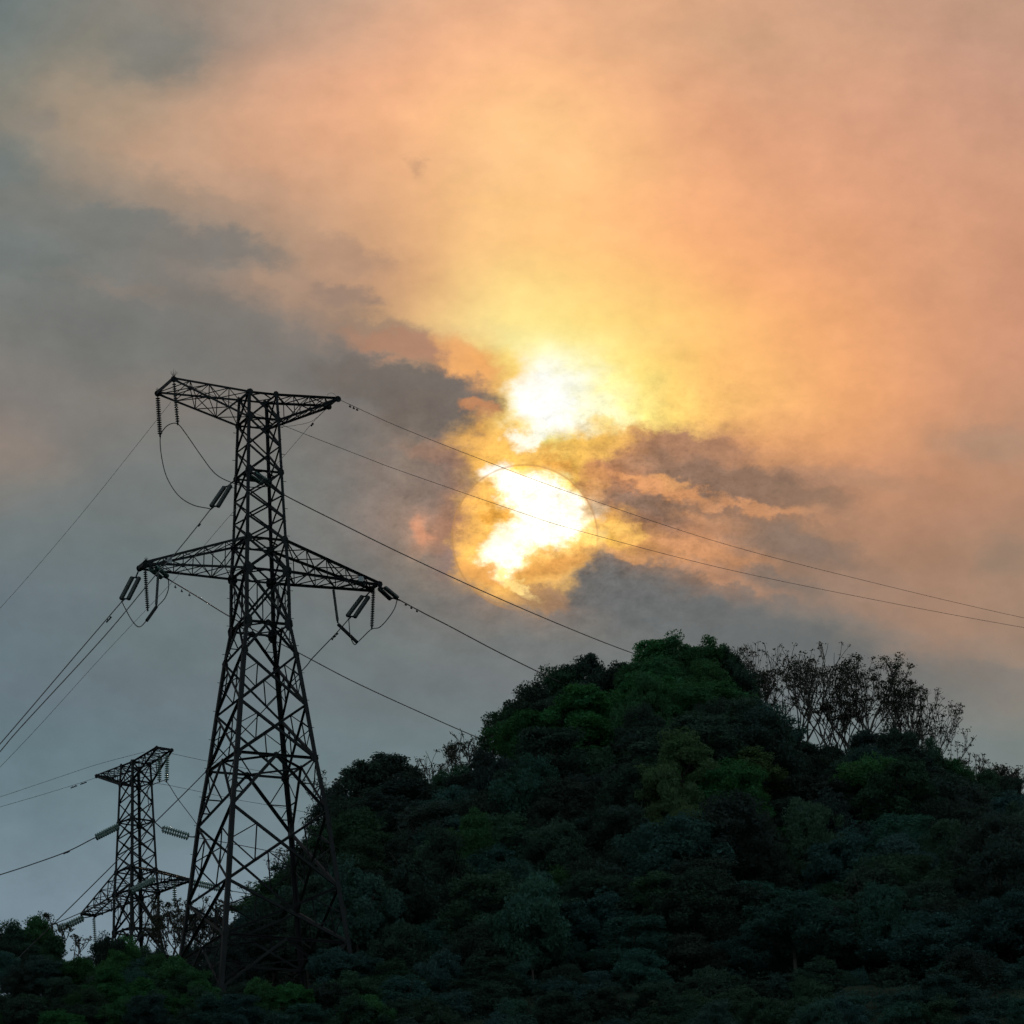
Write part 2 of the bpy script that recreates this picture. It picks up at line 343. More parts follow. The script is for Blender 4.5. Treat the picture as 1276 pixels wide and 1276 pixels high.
def leaf_material(name):
    m = bpy.data.materials.new(name); m.use_nodes = True
    t = m.node_tree
    for n in list(t.nodes): t.nodes.remove(n)
    out = t.nodes.new('ShaderNodeOutputMaterial')
    oi = t.nodes.new('ShaderNodeObjectInfo')
    tcn = t.nodes.new('ShaderNodeTexCoord')
    n1 = t.nodes.new('ShaderNodeTexNoise'); n1.inputs['Scale'].default_value = 1.1; n1.inputs['Detail'].default_value = 3
    t.links.new(tcn.outputs['Object'], n1.inputs['Vector'])
    gi = t.nodes.new('ShaderNodeNewGeometry')
    hs = t.nodes.new('ShaderNodeHueSaturation')
    t.links.new(oi.outputs['Color'], hs.inputs['Color'])
    a = t.nodes.new('ShaderNodeMath'); a.operation = 'MULTIPLY_ADD'
    t.links.new(gi.outputs['Random Per Island'], a.inputs[0]); a.inputs[1].default_value = 0.5; a.inputs[2].default_value = 0.60
    b = t.nodes.new('ShaderNodeMath'); b.operation = 'MULTIPLY_ADD'
    t.links.new(n1.outputs[0], b.inputs[0]); b.inputs[1].default_value = 1.1; t.links.new(a.outputs[0], b.inputs[2])
    c = t.nodes.new('ShaderNodeMath'); c.operation = 'MULTIPLY'; t.links.new(b.outputs[0], c.inputs[0]); c.inputs[1].default_value = 0.68
    t.links.new(c.outputs[0], hs.inputs['Value'])
    h = t.nodes.new('ShaderNodeMath'); h.operation = 'MULTIPLY_ADD'
    t.links.new(n1.outputs[0], h.inputs[0]); h.inputs[1].default_value = 0.10; h.inputs[2].default_value = 0.45
    t.links.new(h.outputs[0], hs.inputs['Hue'])
    d = t.nodes.new('ShaderNodeBsdfDiffuse'); tr = t.nodes.new('ShaderNodeBsdfTranslucent')
    g = t.nodes.new('ShaderNodeBsdfGlossy'); g.inputs['Roughness'].default_value = 0.45; g.inputs['Color'].default_value = (0.5, 0.5, 0.5, 1)
    t.links.new(hs.outputs[0], d.inputs[0]); t.links.new(hs.outputs[0], tr.inputs[0])
    m1 = t.nodes.new('ShaderNodeMixShader'); m1.inputs[0].default_value = 0.35
    t.links.new(d.outputs[0], m1.inputs[1]); t.links.new(tr.outputs[0], m1.inputs[2])
    m2 = t.nodes.new('ShaderNodeMixShader'); m2.inputs[0].default_value = 0.02
    t.links.new(m1.outputs[0], m2.inputs[1]); t.links.new(g.outputs[0], m2.inputs[2])
    t.links.new(m2.outputs[0], out.inputs[0])
    return m


M_LEAF = leaf_material('leaves')


# ------------------------------------------------------------------ object helpers
def tag(o, label=None, cat=None, group=None, kind=None):
    if label: o['label'] = label
    if cat: o['category'] = cat
    if group: o['group'] = group
    if kind: o['kind'] = kind
    return o


def empty(name, loc, rz=0.0):
    o = bpy.data.objects.new(name, None); scene.collection.objects.link(o)
    o.empty_display_size = 0.5
    o.location = loc; o.rotation_euler = (0, 0, rz)
    return o


class MB:
    """collects shapes that become one mesh"""
    def __init__(s): s.v, s.f = [], []

    def add(s, vs, fs):
        k = len(s.v); s.v += [tuple(v) for v in vs]; s.f += [tuple(i + k for i in f) for f in fs]

    def frame(s, p, q):
        d = (q - p).normalized()
        h = Vector((0, 0, 1)) if abs(d.z) < 0.9 else Vector((1, 0, 0))
        a = d.cross(h).normalized(); return d, a, d.cross(a).normalized()

    def angle(s, p, q, w, t=None, flip=1):
        """steel angle section"""
        p, q = Vector(p), Vector(q)
        if (q - p).length < 1e-4: return
        w *= 1.15 if w > .08 else .95; t = t or w * 0.22
        d, a, b = s.frame(p, q); b = b * flip
        prof = [(-w / 2, -w / 2), (w / 2, -w / 2), (w / 2, -w / 2 + t), (-w / 2 + t, -w / 2 + t), (-w / 2 + t, w / 2), (-w / 2, w / 2)]
        vs = [e + a * x + b * y for e in (p, q) for x, y in prof]
        n = 6
        fs = [(i, (i + 1) % n, n + (i + 1) % n, n + i) for i in range(n)]
        fs += [tuple(range(n))[::-1], tuple(range(n, 2 * n))]
        s.add(vs, fs)

    def box(s, p, q, w, h):
        p, q = Vector(p), Vector(q); d, a, b = s.frame(p, q)
        vs = [e + a * x * w / 2 + b * y * h / 2 for e in (p, q) for x, y in ((-1, -1), (1, -1), (1, 1), (-1, 1))]
        s.add(vs, [(0, 1, 5, 4), (1, 2, 6, 5), (2, 3, 7, 6), (3, 0, 4, 7), (3, 2, 1, 0), (4, 5, 6, 7)])

    def tube(s, pts, r, n=6, r2=None):
        pts = [Vector(p) for p in pts]; k0 = len(s.v); m = len(pts)
        d = (pts[1] - pts[0]).normalized(); h = Vector((0, 0, 1)) if abs(d.z) < 0.9 else Vector((1, 0, 0))
        a = d.cross(h).normalized()
        for i, p in enumerate(pts):
            d = (pts[min(i + 1, m - 1)] - pts[max(i - 1, 0)]).normalized()
            a = (a - d * a.dot(d)).normalized(); b = d.cross(a)
            rr_ = r if r2 is None else r + (r2 - r) * i / (m - 1)
            for j in range(n):
                t = 2 * math.pi * j / n
                s.v.append(tuple(p + a * math.cos(t) * rr_ + b * math.sin(t) * rr_))
        for i in range(m - 1):
            for j in range(n):
                s.f.append((k0 + i * n + j, k0 + i * n + (j + 1) % n, k0 + (i + 1) * n + (j + 1) % n, k0 + (i + 1) * n + j))
        s.f.append(tuple(k0 + j for j in range(n))[::-1]); s.f.append(tuple(k0 + (m - 1) * n + j for j in range(n)))

    def discs(s, p, q, n, R, r, seg=10):
        """string of cap-and-disc insulators as one lathed body"""
        p, q = Vector(p), Vector(q); d, a, b = s.frame(p, q); L = (q - p).length; st = L / n
        prof = []
        for i in range(n):
            z = i * st
            prof += [(z, r), (z + st * .30, r * 1.25), (z + st * .42, R * .75), (z + st * .60, R), (z + st * .70, R * .96), (z + st * .66, r * 1.0)]
        prof.append((L, r))
        k0 = len(s.v)
        for z, rad in prof:
            for j in range(seg):
                t = 2 * math.pi * j / seg
                s.v.append(tuple(p + d * z + a * math.cos(t) * rad + b * math.sin(t) * rad))
        for i in range(len(prof) - 1):
            for j in range(seg):
                s.f.append((k0 + i * seg + j, k0 + i * seg + (j + 1) % seg, k0 + (i + 1) * seg + (j + 1) % seg, k0 + (i + 1) * seg + j))
        s.f.append(tuple(k0 + j for j in range(seg))[::-1]); s.f.append(tuple(k0 + (len(prof) - 1) * seg + j for j in range(seg)))

    def plate(s, c, n, size, t=0.03, sides=6, rot=0.0, stretch=1.0):
        c, n = Vector(c), Vector(n).normalized()
        h = Vector((0, 0, 1)) if abs(n.z) < 0.9 else Vector((1, 0, 0))
        a = n.cross(h).normalized(); b = n.cross(a)
        vs = []
        for e in (-t / 2, t / 2):
            for j in range(sides):
                an = 2 * math.pi * j / sides + rot
                vs.append(c + n * e + a * math.cos(an) * size + b * math.sin(an) * size * stretch)
        k = sides
        s.add(vs, [tuple(range(k))[::-1], tuple(range(k, 2 * k))] + [(i, (i + 1) % k, k + (i + 1) % k, k + i) for i in range(k)])

    def build(s, name, mat, parent=None, smooth_=False):
        me = bpy.data.meshes.new(name); me.from_pydata(s.v, [], s.f); me.materials.append(mat)
        if smooth_:
            me.polygons.foreach_set('use_smooth', [True] * len(me.polygons))
        me.update()
        o = bpy.data.objects.new(name, me); scene.collection.objects.link(o)
        if parent: o.parent = parent
        return o


# ------------------------------------------------------------------ lattice towers
Z = [0.0, 3.27, 6.6, 11.16, 14.40, 17.66, 20.73, 22.63, 25.84, 27.76, 31.93, 35.20, 36.78]
W_ = [8.35, 7.55, 6.75, 5.80, 4.86, 4.06, 3.29, 2.68, 2.612, 2.40, 2.10, 1.884, 1.724]


def wz(z):
    for i in range(len(Z) - 1):
        if z <= Z[i + 1] + 1e-6:
            t = (z - Z[i]) / (Z[i + 1] - Z[i]); return W_[i] + (W_[i + 1] - W_[i]) * t
    return W_[-1]


CORN = [(-1, -1), (1, -1), (1, 1), (-1, 1)]       # B D C A in plan order


def corner(k, z):
    h = wz(z) / 2; return Vector((CORN[k % 4][0] * h, CORN[k % 4][1] * h, z))


def lerp(a, b, t): return a + (b - a) * t


def tower(name, pos, th, tips, thick=1.0):
    root = empty(name, pos, th)
    # legs
    for k in range(4):
        mb = MB()
        for i in range(len(Z) - 1):
            w = (0.27 if Z[i] < 11 else 0.25 if Z[i] < 20 else 0.20 if Z[i] < 27 else 0.165) * thick
            p, q = corner(k, Z[i]), corner(k, Z[i + 1])
            fx, fy = -CORN[k][0], -CORN[k][1]
            t = w * 0.2
            o = []
            for e in (p, q):
                prof = [(0, 0), (fx * w, 0), (fx * w, fy * t), (fx * t, fy * t), (fx * t, fy * w), (0, fy * w)]
                o += [e + Vector((x - fx * w * .35, y - fy * w * .35, 0)) for x, y in prof]
            mb.add(o, [(a, (a + 1) % 6, 6 + (a + 1) % 6, 6 + a) for a in range(6)] + [tuple(range(6))[::-1], tuple(range(6, 12))])
        # concrete-sunk stub
        mb.box(corner(k, 0) + Vector((0, 0, -1.2)), corner(k, 0) + Vector((0, 0, 0.1)), 0.5, 0.5)
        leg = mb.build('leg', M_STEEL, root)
        if k in (3, 1):
            z = 2.0
            j = 0
            while z < 36 and (k == 3 or thick == 1.0):
                sb = MB()
                c = corner(k, z); dr_ = Vector((CORN[k][0], 0, 0)) if j % 2 else Vector((0, CORN[k][1], 0))
                sb.tube([c, c + dr_ * 0.25], 0.019 * thick, 5); z += 0.84; j += 1
                sb.build('step_bolt', M_STEEL, leg)

    def xpanel(mb, z0, z1, w, redund=0.0):
        for k in range(4):
            bl, br, tl, tr = corner(k, z0), corner(k + 1, z0), corner(k, z1), corner(k + 1, z1)
            off = ((bl + br) / 2); off.z = 0; off = off.normalized() * 0.03
            mb.angle(bl + off, tr + off, w); mb.angle(br - off, tl - off, w, flip=-1)
            if redund:
                t = (br - bl).length / ((br - bl).length + (tr - tl).length)
                m = lerp(bl, tr, t)
                for lo, hi in ((bl, tl), (br, tr)):
                    pm = lerp(lo, hi, t)
                    qa, qb = lerp(hi, m, .5), lerp(lo, m, .5)
                    mb.angle(qa, qb, redund); mb.angle(pm, qa, redund); mb.angle(pm, qb, redund)

    def kpanel(mb, z0, z1, w, redund):
        for k in range(4):
            bl, br, tl, tr = corner(k, z0), corner(k + 1, z0), corner(k, z1), corner(k + 1, z1)
            m = (tl + tr) / 2
            for lo, hi in ((bl, tl), (br, tr)):
                mb.angle(m, lo, w)
                q1, q2 = lerp(m, lo, .5), lerp(hi, lo, .5)
                mb.angle(q2, q1, redund); mb.angle(hi, q1, redund)
                q3 = lerp(m, lo, .75)
                mb.angle(q2, q3, redund); mb.angle(lerp(hi, lo, .75), q3, redund)

    def ring(mb, z, w, diag=0.0):
        for k in range(4):
            mb.angle(corner(k, z), corner(k + 1, z), w)
        if diag:
            c = [(corner(k, z) + corner(k + 1, z)) / 2 for k in range(4)]
            for k in range(4): mb.angle(c[k], c[(k + 1) % 4], diag)

    a = MB()
    kpanel(a, 0, Z[1], .12, .07)
    ring(a, Z[1], .12, .07)
    for i in (1, 2): xpanel(a, Z[i], Z[i + 1], .13, .07)
    kpanel(a, Z[3], Z[4], .14, .07)
    ring(a, Z[4], .13, .10)
    xpanel(a, Z[4], Z[5], .13, .062); xpanel(a, Z[5], Z[6], .12, .062)
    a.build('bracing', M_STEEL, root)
    b = MB()
    kpanel(b, Z[6], Z[7], .12, .055); ring(b, Z[7], .12, .08)
    xpanel(b, Z[7], Z[8], .12, .055)
    for z in (Z[8], Z[9]): ring(b, z, .11, .07)
    xpanel(b, Z[8], Z[9], .10, 0)
    n = 3
    for i in range(n): xpanel(b, lerp(Z[9], Z[10], i / n), lerp(Z[9], Z[10], (i + 1) / n), .085)
    ring(b, Z[10], .10, .07)
    for i in range(2): xpanel(b, lerp(Z[10], Z[11], i / 2), lerp(Z[10], Z[11], (i + 1) / 2), .085)
    ring(b, Z[11], .10, .06); xpanel(b, Z[11], Z[12], .085); ring(b, Z[12], .10, .06)
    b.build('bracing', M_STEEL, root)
    for zi, sz in ((1, .22), (4, .24), (6, .20), (7, .27), (8, .32), (9, .24), (10, .22), (11, .21), (12, .18)):
        for k in range(4):
            g = MB()
            c = corner(k, Z[zi])
            inx = Vector((-CORN[k][0] * sz * .35, 0, 0)); iny = Vector((0, -CORN[k][1] * sz * .35, 0))
            g.plate(c + inx + Vector((0, CORN[k][1] * .06, 0)), (0, 1, 0), sz, .025, 8, .2, 1.15 if zi != 7 else 1.6)
            g.plate(c + iny + Vector((CORN[k][0] * .06, 0, 0)), (1, 0, 0), sz, .025, 8, .2, 1.15 if zi != 7 else 1.6)
            g.build('gusset_plate', M_STEEL, root)
    for zi in (4, 7):
        for k in range(4):
            c = (corner(k, Z[zi]) + corner(k + 1, Z[zi])) / 2
            nn = Vector((c.x, c.y, 0))
            g = MB(); g.plate(c, nn, .2, .03, 8); g.build('gusset_plate', M_STEEL, root)

    def arm(nm, side, zlo, zhi, tip, n=5, chord=.12, lace=.062, zsplit=0.0):
        lx, wt, zt = tip
        sx = side
        m = MB()
        tN = Vector((lx, -wt / 2, zt)); tF = Vector((lx, wt / 2, zt))
        starts = {}
        for yy in (-1, 1):
            for key, z in (('lo', zlo), ('hi', zhi)):
                h = wz(z) / 2; starts[(yy, key)] = Vector((sx * h, yy * h, z))
        tipof = lambda yy, key: (tN if yy < 0 else tF) + Vector((0, 0, zsplit if key == 'hi' else -zsplit))
        for (yy, key), s0 in starts.items():
            m.angle(s0, tipof(yy, key), chord)
        m.angle(tN + Vector((0, -.12, 0)), tF + Vector((0, .12, 0)), chord * 1.7)
        m.plate(tN, (0, 1, 0), .20, .04, 8); m.plate(tF, (0, 1, 0), .20, .04, 8)
        P = lambda yy, key, t: lerp(starts[(yy, key)], tipof(yy, key), t)
        # diminishing panels
        ts = [0]
        for i in range(n): ts.append(ts[-1] + (1 - ts[-1]) * (1.0 / (n - i)) * (1.08 if i < n - 1 else 1))
        for i in range(n):
            t0, t1 = ts[i], ts[i + 1]
            last = i == n - 1
            for yy in (-1, 1):
                if not last: m.angle(P(yy, 'lo', t1), P(yy, 'hi', t1), lace)
                if i % 2 == 0: m.angle(P(yy, 'hi', t0), P(yy, 'lo', t1), lace)
                else: m.angle(P(yy, 'lo', t0), P(yy, 'hi', t1), lace)
            for key in ('lo', 'hi'):
                if not last: m.angle(P(-1, key, t1), P(1, key, t1), lace)
                m.angle(P(-1, key, t0), P(1, key, t1), lace); m.angle(P(1, key, t0), P(-1, key, t1), lace * .9)
        for i in (n - 2, n - 1):
            c = (P(-1, 'lo', ts[i]) + P(1, 'lo', ts[i])) / 2
            m.plate(P(-1, 'lo', ts[i]), (0, 1, 0), .14, .03, 8)
        o = m.build(nm, M_STEEL, root)
        return o, tN, tF

    out = {}
    out['ll'] = arm('crossarm', -1, Z[8], Z[9], tips['ll'], 5, .125, .062, .05)
    out['lr'] = arm('crossarm', 1, Z[8], Z[9], tips['lr'], 5, .125, .062, .05)
    out['tl'] = arm('peak_beam', -1, Z[11], Z[12], tips['tl'], 4, .11, .06, .05)
    out['tr'] = arm('peak_beam', 1, Z[11], Z[12], tips['tr'], 4, .11, .055, .05)
    return root, out


def spikes(parent, c, n=9, L=.42):
    m = MB(); c = Vector(c)
    for i in range(n):
        a = 2 * math.pi * i / n
        d = Vector((math.cos(a) * .55, math.sin(a) * .55, 1.0 if i % 3 else .75)).normalized()
        m.tube([c, c + d * L], .011, 4, .005)
    m.tube([c, c + Vector((0, 0, L * 1.25))], .012, 4, .005)
    m.tube([c - Vector((0, 0, .25)), c + Vector((0, 0, .06))], .035, 6)
    return m.build('bird_spikes', M_STEEL, parent)


T1P, T1A = Vector((-14.825, 360, 80.0)), R_(22.785)
T2P, T2A = Vector((-31.59, 513.91, 98.2)), R_(126.87)
TIPS1 = {'ll': (-7.226, 1.162, 25.775), 'lr': (7.264, 1.282, 25.804), 'tl': (-5.752, 2.856, 36.865), 'tr': (4.762, 1.556, 36.938)}
TIPS2 = {'ll': (-7.226, 1.162, 25.60), 'lr': (7.264, 1.282, 25.55), 'tl': (-4.27, 1.49, 37.2), 'tr': (4.762, 1.556, 36.8)}
tw1, A1 = tower('lattice_tower', T1P, T1A, TIPS1)
tag(tw1, 'large dark steel lattice pylon in front of the hill, with two crossarms, the nearer one', 'pylon')
tw2, A2 = tower('lattice_tower', T2P, T2A, TIPS2, 1.15)
tag(tw2, 'smaller, farther steel lattice pylon rising behind the bushes at lower left', 'pylon')
for t_, q in (('tl', 1), ('tl', 2), ('ll', 1)): spikes(tw1, A1[t_][q] + Vector((0, 0, .12)), L=.42 if (t_, q) == ('tl', 1) else .22)
# number plates on the lower arms, box on a leg
for lx in (-5.9, 6.0):
    m = MB(); m.plate((lx, -1.0 + .12, 25.95), (0, 1, 0), .21, .03, 4, math.pi / 4)
    m.build('number_plate', M_PLATE, tw1)
m = MB(); c_ = corner(2, 11.4); m.box(c_ + Vector((-.05, -.1, -.35)), c_ + Vector((-.05, -.1, .35)), .42, .25); m.build('monitor_box', M_STEEL, tw1)


def world_pt(pos, th, l):
    c, s = math.cos(th), math.sin(th); l = Vector(l)
    return Vector((pos.x + l.x * c - l.y * s, pos.y + l.x * s + l.y * c, pos.z + l.z))


w1 = lambda l: world_pt(T1P, T1A, l)
w2 = lambda l: world_pt(T2P, T2A, l)


def pix(p, y):
    return at(p[0], p[1], y)


# ---- insulators
def strain_set(label, attach, starts, ends, y0, dy, mat, n=16, R=.14, cat='insulator', group=None, wire_px=None):
    """two parallel strings between yoke plates, hung in line with the cable; returns its live end"""
    a0, a1 = pix(starts[0], y0), pix(starts[1], y0)
    b0, b1 = pix(ends[0], y0 + dy), pix(ends[1], y0 + dy)
    root = empty('insulator_set', attach); tag(root, label, cat, group)
    L = lambda v: v - root.location
    for p, q in ((a0, b0), (a1, b1)):
        m = MB(); m.discs(L(p), L(q), n, R, .05); m.build('insulator_string', mat, root, True)
    for p, q, nm in ((a0, a1, 1), (b0, b1, 2)):
        m = MB(); m.box(L(p + (p - q) * .12), L(q + (q - p) * .12), .14, .06); m.build('yoke_plate', M_STEEL, root)
    m = MB(); m.tube([L(attach), L((a0 + a1) / 2)], .045, 6); m.build('link', M_STEEL, root)
    e = (b0 + b1) / 2
    if wire_px:
        e2 = pix(wire_px, (y0 + dy) + .1 * (1 if dy > 0 else -1))
        m = MB(); m.tube([L(e), L(e2)], .05, 6); m.build('clamp', M_STEEL, root)
        e = e2
    return e


def hang_string(label, p0, p1, mat, n=18, R=.125, r=.04, group=None, bar=None):
    root = empty('hanging_insulator', p0); tag(root, label, 'insulator', group)
    L = lambda v: v - root.location
    d = (p1 - p0)
    m = MB(); m.discs(L(p0 + d * .05), L(p1 - d * .04), n, R, r); m.build('insulator_string', mat, root, True)
    m = MB(); m.tube([L(p0), L(p0 + d * .07)], .04, 6); m.build('hanger', M_STEEL, root)
    m = MB(); m.tube([L(p1 - d * .06), L(p1 + d * .03)], .06, 6); m.build('clamp', M_STEEL, root)
    if bar:
        m = MB(); m.tube([L(bar[0]), L(bar[1])], .10, 8); m.build('jumper_weight', M_STEEL, root)
    return root


GI = 'long twin-string insulators on the large pylon'
yB3 = w1(corner(0, Z[10])).y; yA3 = w1(corner(3, Z[10])).y
tLL = [w1(A1['ll'][1]), w1(A1['ll'][2])]; tLR = [w1(A1['lr'][1]), w1(A1['lr'][2])]
tTL = [w1(A1['tl'][1]), w1(A1['tl'][2])]; tTR = [w1(A1['tr'][1]), w1(A1['tr'][2])]
ml = strain_set('dark twin insulator sloping down left from the upper shaft of the large pylon', w1(corner(3, Z[10])), [(279.5, 607), (287.5, 605)], [(263.2, 630.5), (271.6, 631)], yA3 - .3, -1.9, M_GLASSD, wire_px=(262, 635))
mr = strain_set('dark green twin insulator inside the upper shaft of the large pylon', w1(corner(0, Z[10])), [(308, 591), (318, 589.5)], [(326.6, 602.6), (335, 600.5)], yB3 + .25, 1.9, M_GLASS, wire_px=(338, 606))
ll = strain_set('dark twin insulator hanging steeply left of the left lower crossarm tip', tLL[1], [(164.8, 719.6), (173.5, 719.8)], [(151, 746), (160, 746.3)], tLL[1].y, -1.9, M_GLASSD, wire_px=(151.5, 750))
lr = strain_set('green twin insulator under the left lower crossarm tip, sloping right', tLL[0], [(187, 709), (195, 706.5)], [(200.5, 719.5), (208.5, 718)], tLL[0].y, 1.9, M_GLASS, wire_px=(211, 722.5))
rl = strain_set('dark twin insulator sloping down left below the right lower crossarm tip', tLR[1], [(451.5, 743), (459.3, 743.6)], [(433, 767.5), (442, 768.8)], tLR[1].y, -1.9, M_GLASSD, wire_px=(434, 772))
rrt = strain_set('short dark twin insulator pointing right off the right lower crossarm tip', tLR[0], [(472.5, 733.5), (480, 732.5)], [(486, 746), (495, 744.8)], tLR[0].y, 1.9, M_GLASSD, wire_px=(498.5, 748))
s1b, s2b = pix((199.5, 543), tTL[1].y), pix((221.5, 528), tTL[0].y)
hang_string('ribbed insulator hanging lowest at the far left end of the top beam', tTL[1] + Vector((0, 0, -.1)), s1b, M_GLASSD, 17, .15)
hang_string('shorter ribbed insulator hanging second from the left end of the top beam', tTL[0] + Vector((0, 0, -.1)), s2b, M_GLASSD, 17, .125)
s3b = pix((184, 760), tLL[1].y + .3)
hang_string('ribbed insulator hanging straight down at the left lower crossarm tip', pix((180.8, 709), tLL[1].y + .3), s3b, M_GLASSD, 18, .125)
s4b = pix((194.6, 755), tLL[0].y)
hang_string('smooth thick dark insulator rod left of the shaft, with a slanted weight bar below', pix((197.3, 712), tLL[0].y), s4b, M_GLASSD, 26, .085, .07,
            bar=(pix((195, 756), tLL[0].y), pix((182.7, 773.5), tLL[0].y - .4)))
s5b = pix((420.8, 775), tLR[0].y)
hang_string('smooth dark insulator rod under the right lower crossarm, with a slanted weight bar', pix((415.3, 733), tLR[0].y), s5b, M_GLASSD, 26, .085, .07,
            bar=(pix((421.4, 778), tLR[0].y), pix((445, 800.5), tLR[0].y - .4)))
s6b = pix((463.3, 782.5), tLR[1].y)
hang_string('ribbed insulator hanging straight down at the right lower crossarm tip', pix((465.5, 734), tLR[1].y), s6b, M_GLASSD, 20, .125)

# ---- cables
def catmull(P, n=8):
    o = []
    Q = [P[0] * 2 - P[1]] + P + [P[-1] * 2 - P[-2]]
    for i in range(1, len(Q) - 2):
        p0, p1, p2, p3 = Q[i - 1:i + 3]
        for j in range(n):
            t = j / n
            o.append(.5 * ((2 * p1) + (p2 - p0) * t + (2 * p0 - 5 * p1 + 4 * p2 - p3) * t * t + (3 * p1 - p0 - 3 * p2 + p3) * t ** 3))
    o.append(P[-1]); return o


def jumper(label, px, y0, y1, r=.03, ends=None):
    n = len(px)
    P = [pix(p, y0 + (y1 - y0) * i / (n - 1)) for i, p in enumerate(px)]
    if ends: P[0] = ends[0]; P[-1] = ends[1]
    m = MB(); m.tube(catmull(P), r, 6)
    return tag(m.build('jumper_cable', M_WIRE, None, True), label, 'cable')


jumper('looping jumper cable under the left end of the top beam down to the shaft',
       [(262, 634), (240, 629), (222, 617), (208, 595), (201.5, 570), (199.6, 546), (204, 535), (212, 528.5), (221.6, 528.5), (232, 541), (250, 567), (268, 590), (288, 601), (312, 607), (338, 606)], ml.y, mr.y)
jumper('curved jumper cable hanging in a loop below the left lower crossarm',
       [(151.8, 749.5), (157, 760), (165, 774), (173.3, 781.2), (182, 774), (195, 757), (205, 746), (209.8, 734), (210, 722)], ll.y, lr.y)
jumper('curved jumper cable looping below the right lower crossarm tip',
       [(434.6, 771.6), (436.5, 792), (441.5, 803), (447, 799), (462.3, 784.5), (473, 781.6), (484, 770), (491.7, 758), (495, 747)], rl.y, rrt.y)
jumper('thin earth lead sagging under the right end of the top beam', [(350, 532), (368, 530), (388, 525), (404, 512), (418, 500)], tTR[1].y, tTR[0].y, .012)
jumper('small thin loop of wire over the right tip of the top beam', [(407, 495), (409, 491), (413, 489.6), (417, 491.5), (421, 497)], tTR[0].y, tTR[0].y, .01)


def cable(label, pts, y0, k, r, start=None, dampers=(), away=True, group=None, dk=None):
    """pts: photo points along the cable; distance grows by k metres per pixel of run"""
    run = 0; P = []
    for i, p in enumerate(pts):
        if i: run += math.hypot(p[0] - pts[i - 1][0], p[1] - pts[i - 1][1])
        P.append(pix(p, y0 + k * run))
    if start is not None: P[0] = start
    root = empty('power_line', P[0]); tag(root, label, 'cable', group)
    m = MB(); m.tube([q - P[0] for q in catmull(P, 10)], r, 6); m.build('conductor', M_WIRE, root, True)
    for d in dampers:
        rn = math.hypot(d[0] - pts[0][0], d[1] - pts[0][1])
        c = pix(d, y0 + k * rn) - P[0]
        dirn = (P[1] - P[0]).normalized()
        m = MB(); c2 = c + Vector((0, 0, -.09))
        m.tube([c2 - dirn * .13, c2 + dirn * .13], .014, 5)
        m.tube([c2 - dirn * .15, c2 - dirn * .06], .05, 7); m.tube([c2 + dirn * .06, c2 + dirn * .15], .05, 7)
        m.box(c + Vector((0, 0, .03)), c2 + Vector((0, 0, -.03)), .05, .05)
        m.build('vibration_damper', M_STEEL, root)
    return root


def quad(p0, pm, p2, n=5):
    """photo points of a smooth sagging curve through three points (x as parameter)"""
    (x0, y0), (x1, y1), (x2, y2) = p0, pm, p2
    o = []
    for i in range(n):
        x = x0 + (x2 - x0) * i / (n - 1)
        o.append((x, y0 * (x - x1) * (x - x2) / ((x0 - x1) * (x0 - x2)) + y1 * (x - x0) * (x - x2) / ((x1 - x0) * (x1 - x2)) + y2 * (x - x0) * (x - x1) / ((x2 - x0) * (x2 - x1))))
    return o


RW, GW = .036, .017
cable('thin upper earth wire running right from the top beam tip across the sun', [(421, 497), (500, 533), (614, 578), (720, 617), (900, 677), (1088, 726), (1276, 770), (1480, 812)], tTR[0].y, .20, GW, tTR[0], [(436.2, 505), (440.8, 507), (445, 509)])
cable('thin lower earth wire running right behind the tower and across the sun', [(217, 474), (290, 503), (356.4, 531.5), (460, 572), (500, 587), (644, 637), (720, 661), (900, 708), (1088, 747), (1276, 782), (1480, 815)], tTL[0].y + .3, .15, GW)
cable('thick conductor running right from the upper shaft down to the hill crest', [(338, 606), (357.5, 618.5), (430, 655), (500, 689.5), (600, 736), (702, 780), (786, 813), (900, 852), (1050, 897)], mr.y, .26, RW, mr)
cable('conductor running right from the right lower crossarm to the hill shoulder', [(498.5, 748), (530, 765), (559.6, 780), (620, 812), (683, 843), (760, 878), (860, 920)], rrt.y, .26, RW, rrt, [(505.5, 752), (512.5, 756), (519.5, 760)])
cable('conductor running right from the left lower crossarm behind the tower shaft', [(211, 722.5), (246, 743.5), (284, 767), (330, 792), (372.4, 813.6), (440, 849), (520, 886), (600, 921), (700, 960)], lr.y, .26, RW, lr, [(218.5, 730), (226.5, 735), (236, 740)])
cable('conductor sloping left and down from the left lower crossarm tip', [(151.5, 750), (136, 768), (100, 810), (31, 891), (0, 927), (-60, 995)], ll.y, -.07, .030, ll, [(137.3, 768.5), (134, 772)])
cable('conductor sloping left and down from the upper shaft of the large pylon', [(262, 635), (248, 653), (218, 690), (191, 720), (130, 793), (28, 904), (0, 936.5), (-60, 1005)], ml.y, -.07, .030, ml, [(248.5, 652.5)])
cable('thin earth wire sloping left and down from the left end of the top beam', [(213, 501), (190, 530), (120, 618), (60, 690), (0, 758), (-60, 822)], tTL[0].y - 1.2, -.07, .011)
cable('thin earth wire sloping left and down from the right end of the top beam', [(401, 511), (388.5, 528), (354, 568), (287, 642), (223, 716), (130, 815), (53, 900), (0, 956), (-60, 1018)], tTR[1].y - .2, -.07, .011, tTR[1], [(389, 527.5)])
